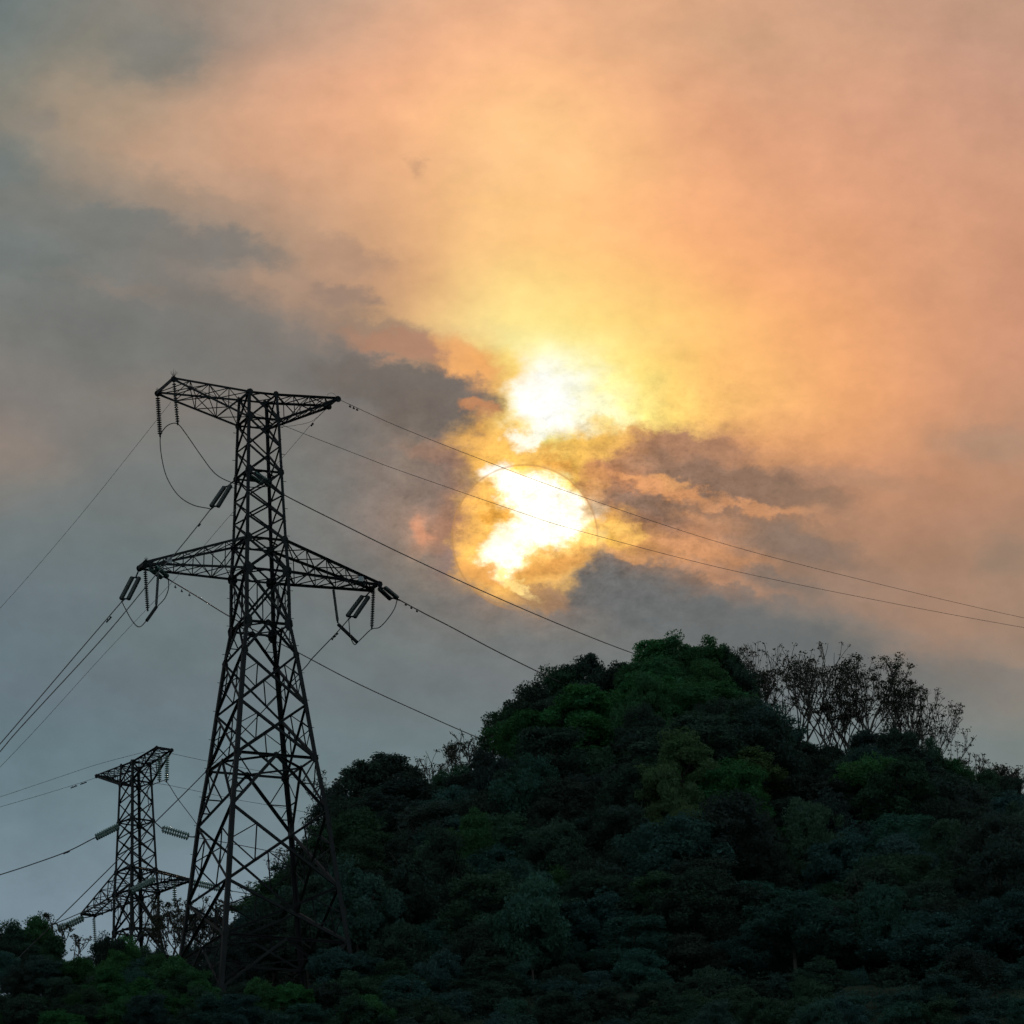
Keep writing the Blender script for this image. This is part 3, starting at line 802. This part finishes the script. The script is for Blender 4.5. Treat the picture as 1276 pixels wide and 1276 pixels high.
cable('conductor sloping left from the right lower crossarm down past both pylons', [(434, 772), (418.3, 789.8), (389.5, 820), (377, 835), (320, 894), (255, 963), (193, 1025), (144.5, 1074), (68, 1150), (10, 1206)], rl.y, .02, .030, rl, [(419, 789.5), (415.5, 793)])

# far pylon
uLL = [w2(A2['ll'][1]), w2(A2['ll'][2])]; uLR = [w2(A2['lr'][1]), w2(A2['lr'][2])]
uTL = [w2(A2['tl'][1]), w2(A2['tl'][2])]; uTR = [w2(A2['tr'][1]), w2(A2['tr'][2])]
yc = T2P.y
vml = strain_set('pale green insulator sloping left from the shaft of the far pylon', w2(corner(2, Z[10])), [(148, 1027.5), (148.6, 1031)], [(119, 1041.8), (120, 1045.2)], yc, -1.2, M_GLASSL, 11, .19, wire_px=(116, 1045))
vmr = strain_set('pale ribbed insulator between the far pylon shaft and the large pylon leg', w2(corner(0, Z[10])), [(202.9, 1030.6), (201.8, 1035)], [(235.5, 1040.2), (234, 1044.8)], yc, 1.2, M_GLASSL, 11, .19, wire_px=(240, 1043))
vll = strain_set('pale insulator sloping down left off the left arm tip of the far pylon', w2(A2['lr'][1]), [(103.5, 1142), (104.5, 1145.5)], [(72, 1156.5), (73, 1160.5)], uLR[0].y, -1.2, M_GLASSL, 11, .19, wire_px=(69, 1160.5))
vlr = strain_set('bright teal insulator sloping across the lower crossarm of the far pylon', uLL[0], [(192.5, 1093.6), (193.5, 1096.6)], [(163, 1108.8), (164, 1112)], uLL[0].y - .5, -1.2, M_GLASSL, 11, .19, wire_px=(160, 1112.5))
vrr = strain_set('pale ribbed insulator between the far lower crossarm and the large pylon leg', uLL[1], [(239, 1097.2), (238.4, 1101)], [(274, 1105.2), (273.4, 1109.2)], uLL[1].y, 1.2, M_GLASSL, 15, .17, wire_px=(279, 1108.5))
hang_string('left one of two pale ribbed insulators hanging from the far pylon top', pix((198.3, 940), uTL[0].y), pix((198.7, 974), uTL[0].y), M_GLASSL, 12, .2)
hang_string('right one of two pale ribbed insulators hanging from the far pylon top', pix((208.5, 938.5), uTL[1].y), pix((207.6, 974), uTL[1].y), M_GLASSL, 12, .2)
hang_string('pale insulator hanging from the left arm tip of the far pylon above bushes', pix((116.8, 1142), uLR[0].y), pix((119, 1178), uLR[0].y), M_GLASSL, 13, .16)
hang_string('pale insulator hanging from the right arm tip of the far pylon', pix((217, 1096), uLL[0].y), pix((218, 1130), uLL[0].y), M_GLASSL, 12, .18)
jumper('thin jumper cable from the far pylon top down behind the large pylon leg', [(186, 1010), (184, 985), (189, 979), (198.5, 974.5), (207.6, 974.5), (222, 996), (243, 1024), (250, 1038), (240, 1043)], vml.y, vmr.y, .035)
cable('thin earth wire leaving left from the far pylon top', [(180, 937), (120, 953), (60, 973), (0, 993), (-60, 1012)], uTL[0].y, -.05, GW)
cable('thin earth wire with dampers leaving left from the far beam tip', [(128, 966), (105, 974), (60, 988), (0, 1005.5), (-60, 1022)], uTR[0].y, -.05, GW, None, [(106, 974), (102, 975.5), (94, 978.5), (90, 980)])
cable('conductor leaving left from the shaft of the far pylon', [(116, 1045), (84, 1061), (40, 1077), (0, 1090), (-60, 1108)], vml.y, -.05, .05, vml, [(85, 1060.5), (81, 1062)])
cable('conductor leaving left from the far left arm into the bushes', [(69, 1160.5), (40, 1172), (0, 1186), (-40, 1200)], vll.y, -.05, .05, vll)
cable('conductor running left under the lower crossarm of the far pylon', [(160, 1112.5), (109, 1134), (68, 1151), (20, 1168), (-40, 1186)], vlr.y, -.05, .04, vlr)
cable('thin earth wire going right from the far pylon top behind the large pylon', [(214, 939), (256.5, 948), (330, 962), (400, 976), (480, 990)], uTL[1].y, .05, GW)
cable('second thin earth wire going right from the far pylon behind the large pylon', [(186, 975), (210, 978.5), (251, 987), (298, 997), (333, 1003), (386, 1013), (450, 1024)], uTR[1].y, .05, GW)
cable('conductor going right from the far pylon shaft behind the large pylon legs', [(240, 1043), (285, 1050.6), (363, 1066), (440, 1082)], vmr.y, .05, .032, vmr)
cable('conductor going right from the far lower crossarm behind the large pylon legs', [(279, 1108.5), (305, 1113), (360, 1122), (420, 1132)], vrr.y, .05, .032, vrr)

# ------------------------------------------------------------------ terrain
def interp(xs, ys, x):
    return float(np.interp(x, xs, ys))


SKX = [-400, -100, 0, 50, 75, 92, 110, 130, 150, 190, 230, 262, 285, 310, 340, 370, 395, 412, 430, 455, 490, 540, 580, 612, 625, 660, 700, 740, 785, 800, 835, 875, 905, 935, 952, 965, 1000, 1030, 1070, 1110, 1150, 1180, 1230, 1276, 1400, 1700, 2200]
SKY = [1180, 1150, 1150, 1146, 1172, 1195, 1180, 1160, 1166, 1182, 1176, 1172, 1152, 1136, 1102, 1068, 1035, 1015, 975, 958, 948, 966, 955, 930, 893, 868, 840, 828, 834, 802, 790, 798, 812, 842, 885, 905, 925, 930, 912, 908, 930, 950, 965, 975, 1000, 1080, 1200]


def u_of(x, y):
    """rough photo column of a ground point"""
    return HALF + 7690 * x / max(y, 60.0) + 6


def ground_z(x, y):
    if y < 60: 
        return 0.0 if y > -400 else 0.0
    u = u_of(x, y)
    s = interp(SKX, SKY, u)
    el = PITCH - (s - HALF) / FPX + 0.0
    # shelf profile in front
    front = 80.0 - max(0.0, 357 - y) * 0.45
    front = max(front, 0.0)
    hillw = min(1.0, max(0.0, (u - 285) / 60))            # hill proper starts right of the tower's foot
    ridge = 402 + 24 * min(1.0, max(0.0, (u - 300) / 400))
    zc = ridge * math.tan(el) - 4.7
    if y <= 357: return front
    if y <= ridge:
        t = (y - 357) / (ridge - 357)
        t0 = max(0.0, (t - .10) / .90)
        rise = t0 ** .92
        zh = 80 + (zc - 80) * rise
        zl = 80 + (y - 357) * .02
        return zl + (zh - zl) * hillw
    # behind the ridge
    zh = zc - (y - ridge) * .22
    base = 81 + (17.0 * min(1.0, max(0.0, (y - 420) / 90)))
    zl = base
    z = max(zh, 70.0) * hillw + zl * (1 - hillw) if zh > zl else zl * (1 - hillw) + max(zh, 84) * hillw
    if y > 640: z = z * max(.35, 1 - (y - 640) / 2500)
    return z


def axis(fine0, fine1, step, far0, far1):
    a = list(np.arange(fine0, fine1 + .1, step)); v, d = fine1, step
    while v < far1: d *= 1.25; v += d; a.append(v)
    v, d = fine0, step
    while v > far0: d *= 1.25; v -= d; a.insert(0, v)
    return a


GX = axis(-60, 70, 1.6, -6000, 6000); GY = axis(300, 560, 1.8, -3000, 9000)
gv = []; rng = random.Random(3)
for y in GY:
    for x in GX:
        gv.append((x, y, ground_z(x, y) + (rng.uniform(-.12, .12) if 300 < y < 560 else 0) - (0 if y > 60 else 1.7)))
gf = []; nx = len(GX)
for j in range(len(GY) - 1):
    for i in range(nx - 1):
        gf.append((j * nx + i, j * nx + i + 1, (j + 1) * nx + i + 1, (j + 1) * nx + i))
m = MB(); m.v, m.f = gv, gf
ground = m.build('ground', M_SOIL, None, True); tag(ground, kind='structure')


# ------------------------------------------------------------------ trees
def make_mesh(name, V, F, mat):
    me = bpy.data.meshes.new(name); me.from_pydata(V, [], F); me.materials.append(mat); me.update(); return me


def leaf_quads(rs, C, size, droop=0.0):
    """C: centres; two-triangle folded leaf sprays with random orientation"""
    n = len(C)
    a = rs.normal(size=(n, 3)); a[:, 2] *= .6; a /= np.linalg.norm(a, axis=1)[:, None]
    b = rs.normal(size=(n, 3)); b -= (b * a).sum(1)[:, None] * a; b /= np.linalg.norm(b, axis=1)[:, None]
    s = size * rs.uniform(.6, 1.35, n)[:, None]
    w = s * rs.uniform(.35, .6, n)[:, None]
    up = np.cross(a, b)
    v0 = C - a * s * .5; v1 = C + b * w * .5 + up * w * .15; v2 = C + a * s * .5; v3 = C - b * w * .5 + up * w * .15
    V = np.stack([v0, v1, v2, v3], 1).reshape(-1, 3)
    F = np.arange(4 * n).reshape(-1, 4)
    return V, F


def crown_mesh(seed, h, r, n_leaf, size, shape='round', nclump=46, lobes=7):
    rs = np.random.RandomState(seed)
    # lobed envelope: several big boughs, each carrying clumps on its outer shell
    L = []
    for i in range(lobes):
        an = 2 * math.pi * (i + rs.uniform(-.3, .3)) / lobes
        rad = r * rs.uniform(.35, .62); zz = h * rs.uniform(.38, .72)
        L.append((math.cos(an) * rad, math.sin(an) * rad, zz, r * rs.uniform(.42, .62)))
    for i in range(3):
        L.append((rs.uniform(-.25, .25) * r, rs.uniform(-.25, .25) * r, h * rs.uniform(.72, .84), r * rs.uniform(.36, .5)))
    L.append((0, 0, h * .5, r * .6))
    clumps = []
    per = max(2, nclump * 3 // len(L))
    for (x, y, z, q) in L:
        for _ in range(per):
            d = rs.normal(size=3); d /= np.linalg.norm(d)
            if d[2] < -.55: d[2] *= -.5
            k = rs.uniform(.72, 1.08)
            p = np.array([x, y, z]) + d * q * k * np.array([1, 1, .85])
            if p[2] < h * .12: continue
            clumps.append((p, rs.uniform(.13, .26) * r))
    C = []
    m_ = n_leaf // len(clumps)
    for p, q in clumps:
        d = rs.normal(size=(m_, 3)); d /= np.linalg.norm(d, axis=1)[:, None]
        k = rs.uniform(0, 1, (m_, 1)) ** .45
        C.append(p + d * k * q * np.array([1.15, 1.15, .7]))
    C = np.concatenate(C)
    zt = C[:, 2].max(); C[:, 2] *= h / zt
    V, F = leaf_quads(rs, C, size)
    return make_mesh('crown', V.tolist(), F.tolist(), M_LEAF)


def trunk_mesh(seed, h, r):
    rs = random.Random(seed); m = MB()
    lean = Vector((rs.uniform(-.25, .25), rs.uniform(-.25, .25), 0))
    pts = [Vector((0, 0, -.8)), Vector((0, 0, h * .12)), lean * .4 + Vector((0, 0, h * .3)), lean + Vector((0, 0, h * .62))]
    m.tube(pts, .16 * h / 6, 7, .07 * h / 6)
    for i in range(8):
        an = rs.uniform(0, 6.28); t = rs.uniform(.35, 1)
        s = pts[2] + (pts[3] - pts[2]) * t * .9
        e = s + Vector((math.cos(an) * r * .6, math.sin(an) * r * .6, h * rs.uniform(.12, .26)))
        mid = (s + e) / 2 + Vector((0, 0, -.1 * r))
        m.tube([s, mid, e], .06 * h / 6, 5, .018)
    me = bpy.data.meshes.new('trunk'); me.from_pydata(m.v, [], m.f); me.materials.append(M_BARK); return me


H0, RR0 = 6.0, 2.7
PROTO = []
for i in range(9):
    hh = [6, 5.4, 6.6, 5.8, 6.2, 5.0, 6, 6.8, 5.6][i]; rad = [2.7, 3.0, 2.5, 2.8, 2.9, 3.1, 2.4, 2.6, 2.9][i]
    PROTO.append((crown_mesh(100 + i, hh, rad, 21000, .185, nclump=34 + 5 * (i % 4), lobes=6 + i % 3), trunk_mesh(200 + i, hh, rad), hh, rad))


def twig_tree(seed, h, spread, leafy, rth=.055, levels=5, clump=.2, nleaf=14, upright=.55):
    """open tree of many fine rising branches, with leaf tufts at the ends; returns trunk mesh and crown mesh"""
    rs = random.Random(seed); nr = np.random.RandomState(seed)
    m = MB(); tips = []

    def grow(p, d, L, r, lv):
        n = 3; pts = [p]; q = p.copy(); dd = d.copy()
        for i in range(n):
            dd = (dd + Vector((rs.uniform(-.22, .22), rs.uniform(-.22, .22), .10 * upright))).normalized()
            q = q + dd * (L / n); pts.append(q.copy())
        m.tube(pts, r, 5 if lv < 3 else 4, r * .66)
        if lv >= levels: tips.append(q); return
        if lv >= levels - 2 and rs.random() < .75: tips.append(pts[rs.choice([1, 2])] + Vector((rs.uniform(-.1, .1), rs.uniform(-.1, .1), .08)))
        k = rs.choice([2, 2, 3]) if lv else 4
        for i in range(k):
            an = rs.uniform(0, 6.28); sp = rs.uniform(.25, .62) * spread
            side = Vector((math.cos(an), math.sin(an), 0))
            nd_ = (dd + side * sp + Vector((0, 0, .18 * upright))).normalized()
            grow(q, nd_, L * rs.uniform(.68, .9), max(r * .66, .013), lv + 1)

    for q_ in range(4):
        an = 2 * math.pi * q_ / 4 + rs.uniform(-.4, .4); lean = rs.uniform(.15, .75) * spread
        grow(Vector((math.cos(an) * .12, math.sin(an) * .12, -.6)), Vector((math.cos(an) * lean, math.sin(an) * lean, 1)).normalized(), h * rs.uniform(.17, .27), rth * rs.uniform(.45, .75), 1)
    zt = max(t.z for t in tips); k = h / zt
    m.v = [(x * k, y * k, z * k) for x, y, z in m.v]; tips = [t * k for t in tips]
    me = bpy.data.meshes.new('trunk'); me.from_pydata(m.v, [], m.f); me.materials.append(M_BARK)
    C = []
    for t in tips:
        if rs.random() > leafy: continue
        c = np.array(t); mm = int(nleaf * rs.uniform(.5, 1.5))
        d = nr.normal(size=(mm, 3)) * clump * np.array([.62, .62, .35]); C.append(c + d)
    C = np.concatenate(C)
    V, F = leaf_quads(nr, C, .17)
    return make_mesh('crown', V.tolist(), F.tolist(), M_LEAF), me


def tree(name, crown, trunk, loc, sx, sz, rz, col, label, cat='tree', group=None):
    r = empty(name, loc, rz); tag(r, label, cat, group)
    t = bpy.data.objects.new('trunk', trunk); c = bpy.data.objects.new('crown', crown)
    sy_ = sx * (.78 + .44 * ((loc[0] * 7.3 + loc[1] * 3.1) % 1.0))
    for o in (t, c):
        scene.collection.objects.link(o); o.parent = r
        o.scale = (sx, sy_ if name == 'broadleaf_tree' else sx, sz)
    c.color = (*col, 1)
    return r


COLS = {'dark': (.030, .054, .040), 'mid': (.036, .078, .046), 'green': (.034, .112, .038), 'olive': (.056, .100, .038), 'teal': (.034, .086, .070), 'deep': (.022, .040, .032), 'bright': (.040, .132, .042)}


def jcol(name, rs):
    c = COLS[name]; k = rs.uniform(.8, 1.25); return tuple(v * k * rs.uniform(.9, 1.1) for v in c)


rs = random.Random(11)
placed = []
CREST = [  # column, top row, radius m, colour, proto
 (300, 1140, 1.6, 'dark'), (322, 1116, 1.8, 'green'), (348, 1088, 2.0, 'mid'), (374, 1060, 2.0, 'mid'), (400, 1030, 1.9, 'dark'),
 (428, 976, 2.1, 'dark'), (456, 948, 2.4, 'dark'), (492, 938, 2.6, 'deep'), (528, 962, 1.8, 'dark'), (562, 952, 2.0, 'mid'), (598, 934, 1.9, 'dark'),
 (640, 872, 2.3, 'mid'), (660, 850, 2.4, 'dark'), (694, 828, 2.5, 'mid'), (732, 816, 2.7, 'deep'), (768, 826, 2.4, 'dark'),
 (812, 793, 2.3, 'green'), (846, 788, 2.8, 'green'), (878, 795, 2.6, 'green'), (900, 808, 2.3, 'mid'), (914, 832, 2.1, 'mid'), (924, 864, 1.9, 'dark'),
 (968, 908, 1.5, 'dark'), (1000, 922, 1.6, 'dark'), (1036, 924, 1.7, 'deep'), (1072, 908, 1.9, 'dark'), (1112, 898, 2.2, 'dark'), (1150, 920, 1.9, 'mid'),
 (1190, 944, 1.6, 'green'), (1226, 958, 1.7, 'mid'), (1262, 966, 1.7, 'dark'), (1300, 976, 2.0, 'dark')]
CL = {846: 'broad bright green tree forming the highest dome of the hill crest', 812: 'green tree at the steep left edge of the highest dome on the crest', 900: 'green tree on the right slope of the highest dome of the crest',
      732: 'dark round tree on the crest just left of the highest dome', 492: 'very dark round tree at the left shoulder of the hill', 1112: 'dark rounded tree on the right crest below the leafy open trees',
      640: 'tree where the left shoulder steps up steeply to the crest', 300: 'low dark tree at the hill foot right beside the large pylon leg', 428: 'dark tree touching the right side of the large pylon'}
for i, (u, top, rad, cn) in enumerate(CREST):
    y = 402 + 24 * min(1, max(0, (u - 300) / 400)) - 1.5
    p = at(u, top, y); hh = 6.4 if rad > 1.7 else 5.0
    pr = PROTO[i % 9]; k = hh / pr[2]
    g = None if u in CL else 'dark trees along the hill skyline'
    tree('broadleaf_tree', pr[0], pr[1], (p.x, p.y, p.z - hh), rad / pr[3], k, rs.uniform(0, 6.28), jcol(cn, rs), CL.get(u, 'dark leafy tree standing on the skyline of the wooded hill'), 'tree', g)
    placed.append((p.x, p.y))

# trees over the whole face of the hill
cnt = 0
cand = []
for _ in range(9000):
    y = rs.uniform(361, 424); u = rs.uniform(285, 1330)
    ridge = 402 + 24 * min(1, max(0, (u - 300) / 400))
    if y > ridge - 3.5: continue
    x = (u - HALF - 6) * y / 7690
    if (x - T1P.x) ** 2 + (y - T1P.y) ** 2 < 7.2 ** 2: continue
    cand.append((x, y, u))
for x, y, u in cand:
    dmin = rs.choice([2.9, 3.4, 4.2])
    if any((x - a) ** 2 + (y - b) ** 2 < dmin * dmin for a, b in placed): continue
    if cnt >= 212: break
    z = ground_z(x, y)
    pr = rs.choice(PROTO); hh = rs.uniform(3.8, 8.2)
    # keep below the skyline
    base = Vector((x, y, z)); top = proj(base + Vector((0, 0, hh)))
    lim = interp(SKX, SKY, top[0]) + 16
    while top[1] < lim and hh > 2.6:
        hh -= .3; top = proj(base + Vector((0, 0, hh)))
    if top[1] < lim: continue
    v = proj(base + Vector((0, 0, hh * .6)))
    # kinds follow patches of the hillside
    if 760 < v[0] < 960 and v[1] < 900: cn = rs.choice(['green', 'bright', 'green', 'mid'])
    elif 790 < v[0] < 930 and 930 < v[1] < 1050: cn = rs.choice(['olive', 'green', 'olive', 'mid'])
    elif 1040 < v[0] < 1150 and 990 < v[1] < 1090: cn = rs.choice(['green', 'mid', 'teal'])
    elif 540 < v[0] < 760 and v[1] < 960: cn = rs.choice(['mid', 'dark', 'green'])
    elif v[1] > 1130: cn = rs.choice(['teal', 'teal', 'mid', 'dark'])
    elif 560 < v[0] < 720 and 1050 < v[1] < 1150: cn = rs.choice(['green', 'mid', 'teal'])
    else: cn = rs.choice(['dark', 'dark', 'deep', 'mid', 'teal', 'dark'])
    lab, grp = {'green': ('fresh green tree in a lighter patch of the hillside wood', 'fresh green trees on the hillside'), 'bright': ('bright green tree in a lighter patch of the hillside wood', 'bright green trees on the hillside'),
                'olive': ('yellowish green tree in the middle of the hillside wood', 'yellowish green trees on the hillside'), 'teal': ('blue-green tree on the lower wooded slope of the hill', 'blue-green trees on the hillside'),
                'mid': ('mid green tree in the dense hillside wood', 'mid green trees on the hillside'), 'dark': ('dark green tree in the dense shaded hillside wood', 'dark green trees on the hillside'),
                'deep': ('almost black-green tree in the dense shaded hillside wood', 'almost black trees on the hillside')}[cn]
    rad = rs.uniform(1.7, 3.7)
    tree('broadleaf_tree', pr[0], pr[1], (x, y, z), rad / pr[3], hh / pr[2], rs.uniform(0, 6.28), jcol(cn, rs), lab, 'tree', grp)
    placed.append((x, y)); cnt += 1
print('hill trees', cnt)

# lower left: bushes and small trees in front of the far pylon
LEFT = [(-22, 1150, 2.2, 'dark'), (14, 1146, 2.0, 'mid'), (42, 1140, 1.8, 'green'), (66, 1163, 1.2, 'mid'), (104, 1190, 1.2, 'mid'), (132, 1158, 1.5, 'deep'),
        (152, 1163, 1.4, 'green'), (176, 1176, 1.5, 'mid'), (205, 1180, 1.3, 'dark'), (236, 1176, 1.4, 'dark'), (262, 1170, 1.3, 'dark'), (284, 1152, 1.2, 'dark')]
for i, (u, top, rad, cn) in enumerate(LEFT):
    y = 376 + (i * 7 % 5); p = at(u, top, y); hh = 5.2
    pr = PROTO[(i + 3) % 9]
    lab = {0: 'dark tree cut by the left edge of the view at the lower left', 1: 'green tree at the lower left, second from the edge', 2: 'green tree with a spiky top at the lower left', 5: 'dark round bush directly below the left arm of the far pylon'}.get(i)
    tree('broadleaf_tree', pr[0], pr[1], (p.x, p.y, p.z - hh), rad / pr[3], hh / pr[2], rs.uniform(0, 6.28), jcol(cn, rs), lab or 'leafy bush hiding the foot of the far pylon', 'tree' if lab else 'bush', None if lab else 'bushes before the far pylon')
k = 0
for row, (yy, tops) in enumerate(((351.5, 1230), (346, 1248), (356.5, 1192), (354, 1212))):
    for u in range(-30, 500 if row < 2 else 250, 40 if row < 2 else 32):
        uu = u + rs.uniform(-14, 14) + row * 17
        if row >= 2 and 262 < uu: continue
        top = tops + rs.uniform(-14, 10); p = at(uu, top, yy + rs.uniform(-1.5, 1.5))
        g = ground_z(p.x, p.y); hh = max(3.4, p.z - g + .3)
        pr = rs.choice(PROTO); rad = rs.uniform(1.2, 1.8)
        tree('bush', pr[0], pr[1], (p.x, p.y, p.z - hh), rad / pr[3], hh / pr[2], rs.uniform(0, 6.28), jcol(rs.choice(['mid', 'green', 'teal', 'mid', 'dark', 'green']), rs), 'low green bush in the foreground thicket around the pylon foot', 'bush', 'foreground bushes')
        k += 1
# foreground thicket on the right
for i_ in range(54):
    uu = 450 + (i_ % 18) * 51 + rs.uniform(-20, 20); y = (356, 350, 343)[i_ // 18] + rs.uniform(-2, 2)
    p = at(uu, (1196, 1226, 1252)[i_ // 18] + rs.uniform(-18, 20), y); g = ground_z(p.x, p.y); hh = max(4.2, p.z - g + .3)
    pr = rs.choice(PROTO)
    tree('bush', pr[0], pr[1], (p.x, p.y, p.z - hh), rs.uniform(1.6, 2.3) / pr[3], hh / pr[2], rs.uniform(0, 6.28), jcol(rs.choice(['teal', 'teal', 'mid', 'dark']), rs), 'blue-green bush in the thicket along the foot of the hill', 'bush', 'hill foot bushes')

# open, twiggy trees on the skyline: column, base row, top row, spread, leafiness, label
OPEN = [
 (928, 872, 808, 1.1, .9, 'open tree with small leaf tufts leaning out right of the highest dome', 14, .26),
 (958, 912, 812, 1.0, .8, 'open thin-branched tree, leftmost against the pale gap right of the dome', 7, .16),
 (988, 930, 803, 1.0, .85, 'tallest open thin-branched tree right of the dome', 8, .17),
 (1018, 940, 826, 1.1, .75, 'bare-looking thin-branched tree with tufts at its tips, middle of the gap', 6, .15),
 (1050, 940, 822, 1.2, 1.0, 'round leafy open tree, left of the two densest on the right crest', 20, .24),
 (1085, 930, 826, 1.2, 1.0, 'densest open tree with dark round leaf clumps on the right crest', 24, .26),
 (1122, 926, 848, 1.0, .9, 'small open tree right of the densest leaf clumps', 8, .17),
 (1150, 944, 862, 1.0, .7, 'thin bare-branched tree at the right end of the open row', 8, .18),
 (1168, 958, 880, .9, .6, 'last slim twiggy tree at the right end of the open row', 7, .16),
 (942, 890, 809, 1.0, .9, 'small-tufted open tree between the dome edge and the pale gap', 7, .16),
 (1068, 938, 820, 1.1, 1.0, 'dark tufted tree between the two densest open trees', 20, .24),
 (1136, 935, 852, 1.0, .8, 'fine-branched tree near the right end of the open row', 6, .15),
 (612, 958, 905, 1.1, .5, 'bare twiggy shrub at the notch left of the crest step', 6, .16),
 (575, 972, 922, 1.2, .8, 'feathery twiggy shrub on the left shoulder below the conductor', 10, .2),
 (540, 980, 935, 1.2, .5, 'thin bare shrub rising from the left shoulder of the hill', 6, .18),
 (515, 975, 940, 1.2, .7, 'small twiggy shrub beside the dark round tree on the shoulder', 8, .18),
 (418, 1010, 962, 1.0, .6, 'pale twiggy shrub just right of the large pylon', 8, .16),
 (1192, 970, 940, 1.3, .9, 'low tufted shrub near the right edge of the skyline', 14, .2),
 (1222, 985, 944, 1.2, .8, 'leafy twiggy shrub second from the right edge of the skyline', 14, .2),
 (1252, 990, 946, 1.2, .7, 'twiggy shrub at the right edge of the skyline', 10, .2),
 (372, 1092, 1058, 1.0, .9, 'small tufted shrub seen between the pylon legs on the slope', 10, .2),
 (330, 1130, 1092, 1.0, .8, 'small shrub with two tufts seen between the pylon legs', 10, .16),
 (86, 1204, 1168, 1.1, .9, 'small open tree in the gap under the far left crossarm', 12, .18),
 (212, 1190, 1118, 1.0, .9, 'slim open tree between the far pylon and the large pylon leg', 14, .2),
 (243, 1186, 1122, 1.1, .8, 'pale twiggy tree behind the left leg of the large pylon', 12, .18),
 (268, 1180, 1128, 1.1, .8, 'twiggy tree behind the second leg of the large pylon', 12, .18),
 (60, 1176, 1140, 1.0, .9, 'spiky young tree at the lower left skyline', 16, .2),
]
for i, (u, b, t, sp, lf, lab, nl, cl) in enumerate(OPEN):
    y = 402 + 24 * min(1, max(0, (u - 300) / 400)) + 2.0 if u > 290 else 384
    p0, p1 = at(u, b + 22, y), at(u, t, y); hh = p1.z - p0.z
    cm, tm = twig_tree(500 + i, hh, sp * 1.05, lf, rth=.05 + hh * .006, levels=5 if hh > 3.5 else 4, clump=cl, nleaf=nl, upright=.8)
    tree('open_tree' if hh > 3.4 else 'twiggy_shrub', cm, tm, p0, 1, 1, 0, (.030, .036, .022), lab, 'tree' if hh > 3.4 else 'shrub')

# ground cover between the trees
nr = np.random.RandomState(5); C = []
for _ in range(26000):
    y = nr.uniform(332, 428); u = nr.uniform(-60, 1340); x = (u - HALF - 6) * y / 7690
    if u < 285 and y > 392: continue
    z = ground_z(x, y)
    C.append((x, y, z + nr.uniform(.05, .9)))
C = np.array(C); C = np.concatenate([C + nr.normal(size=C.shape) * .25 for _ in range(4)])
V, F = leaf_quads(nr, C, .2)
gc = bpy.data.objects.new('undergrowth', make_mesh('undergrowth', V.tolist(), F.tolist(), M_LEAF)); scene.collection.objects.link(gc)
gc.color = (.022, .050, .036, 1)
tag(gc, 'low dark leafy undergrowth covering the ground between the trees', 'undergrowth', None, 'stuff')
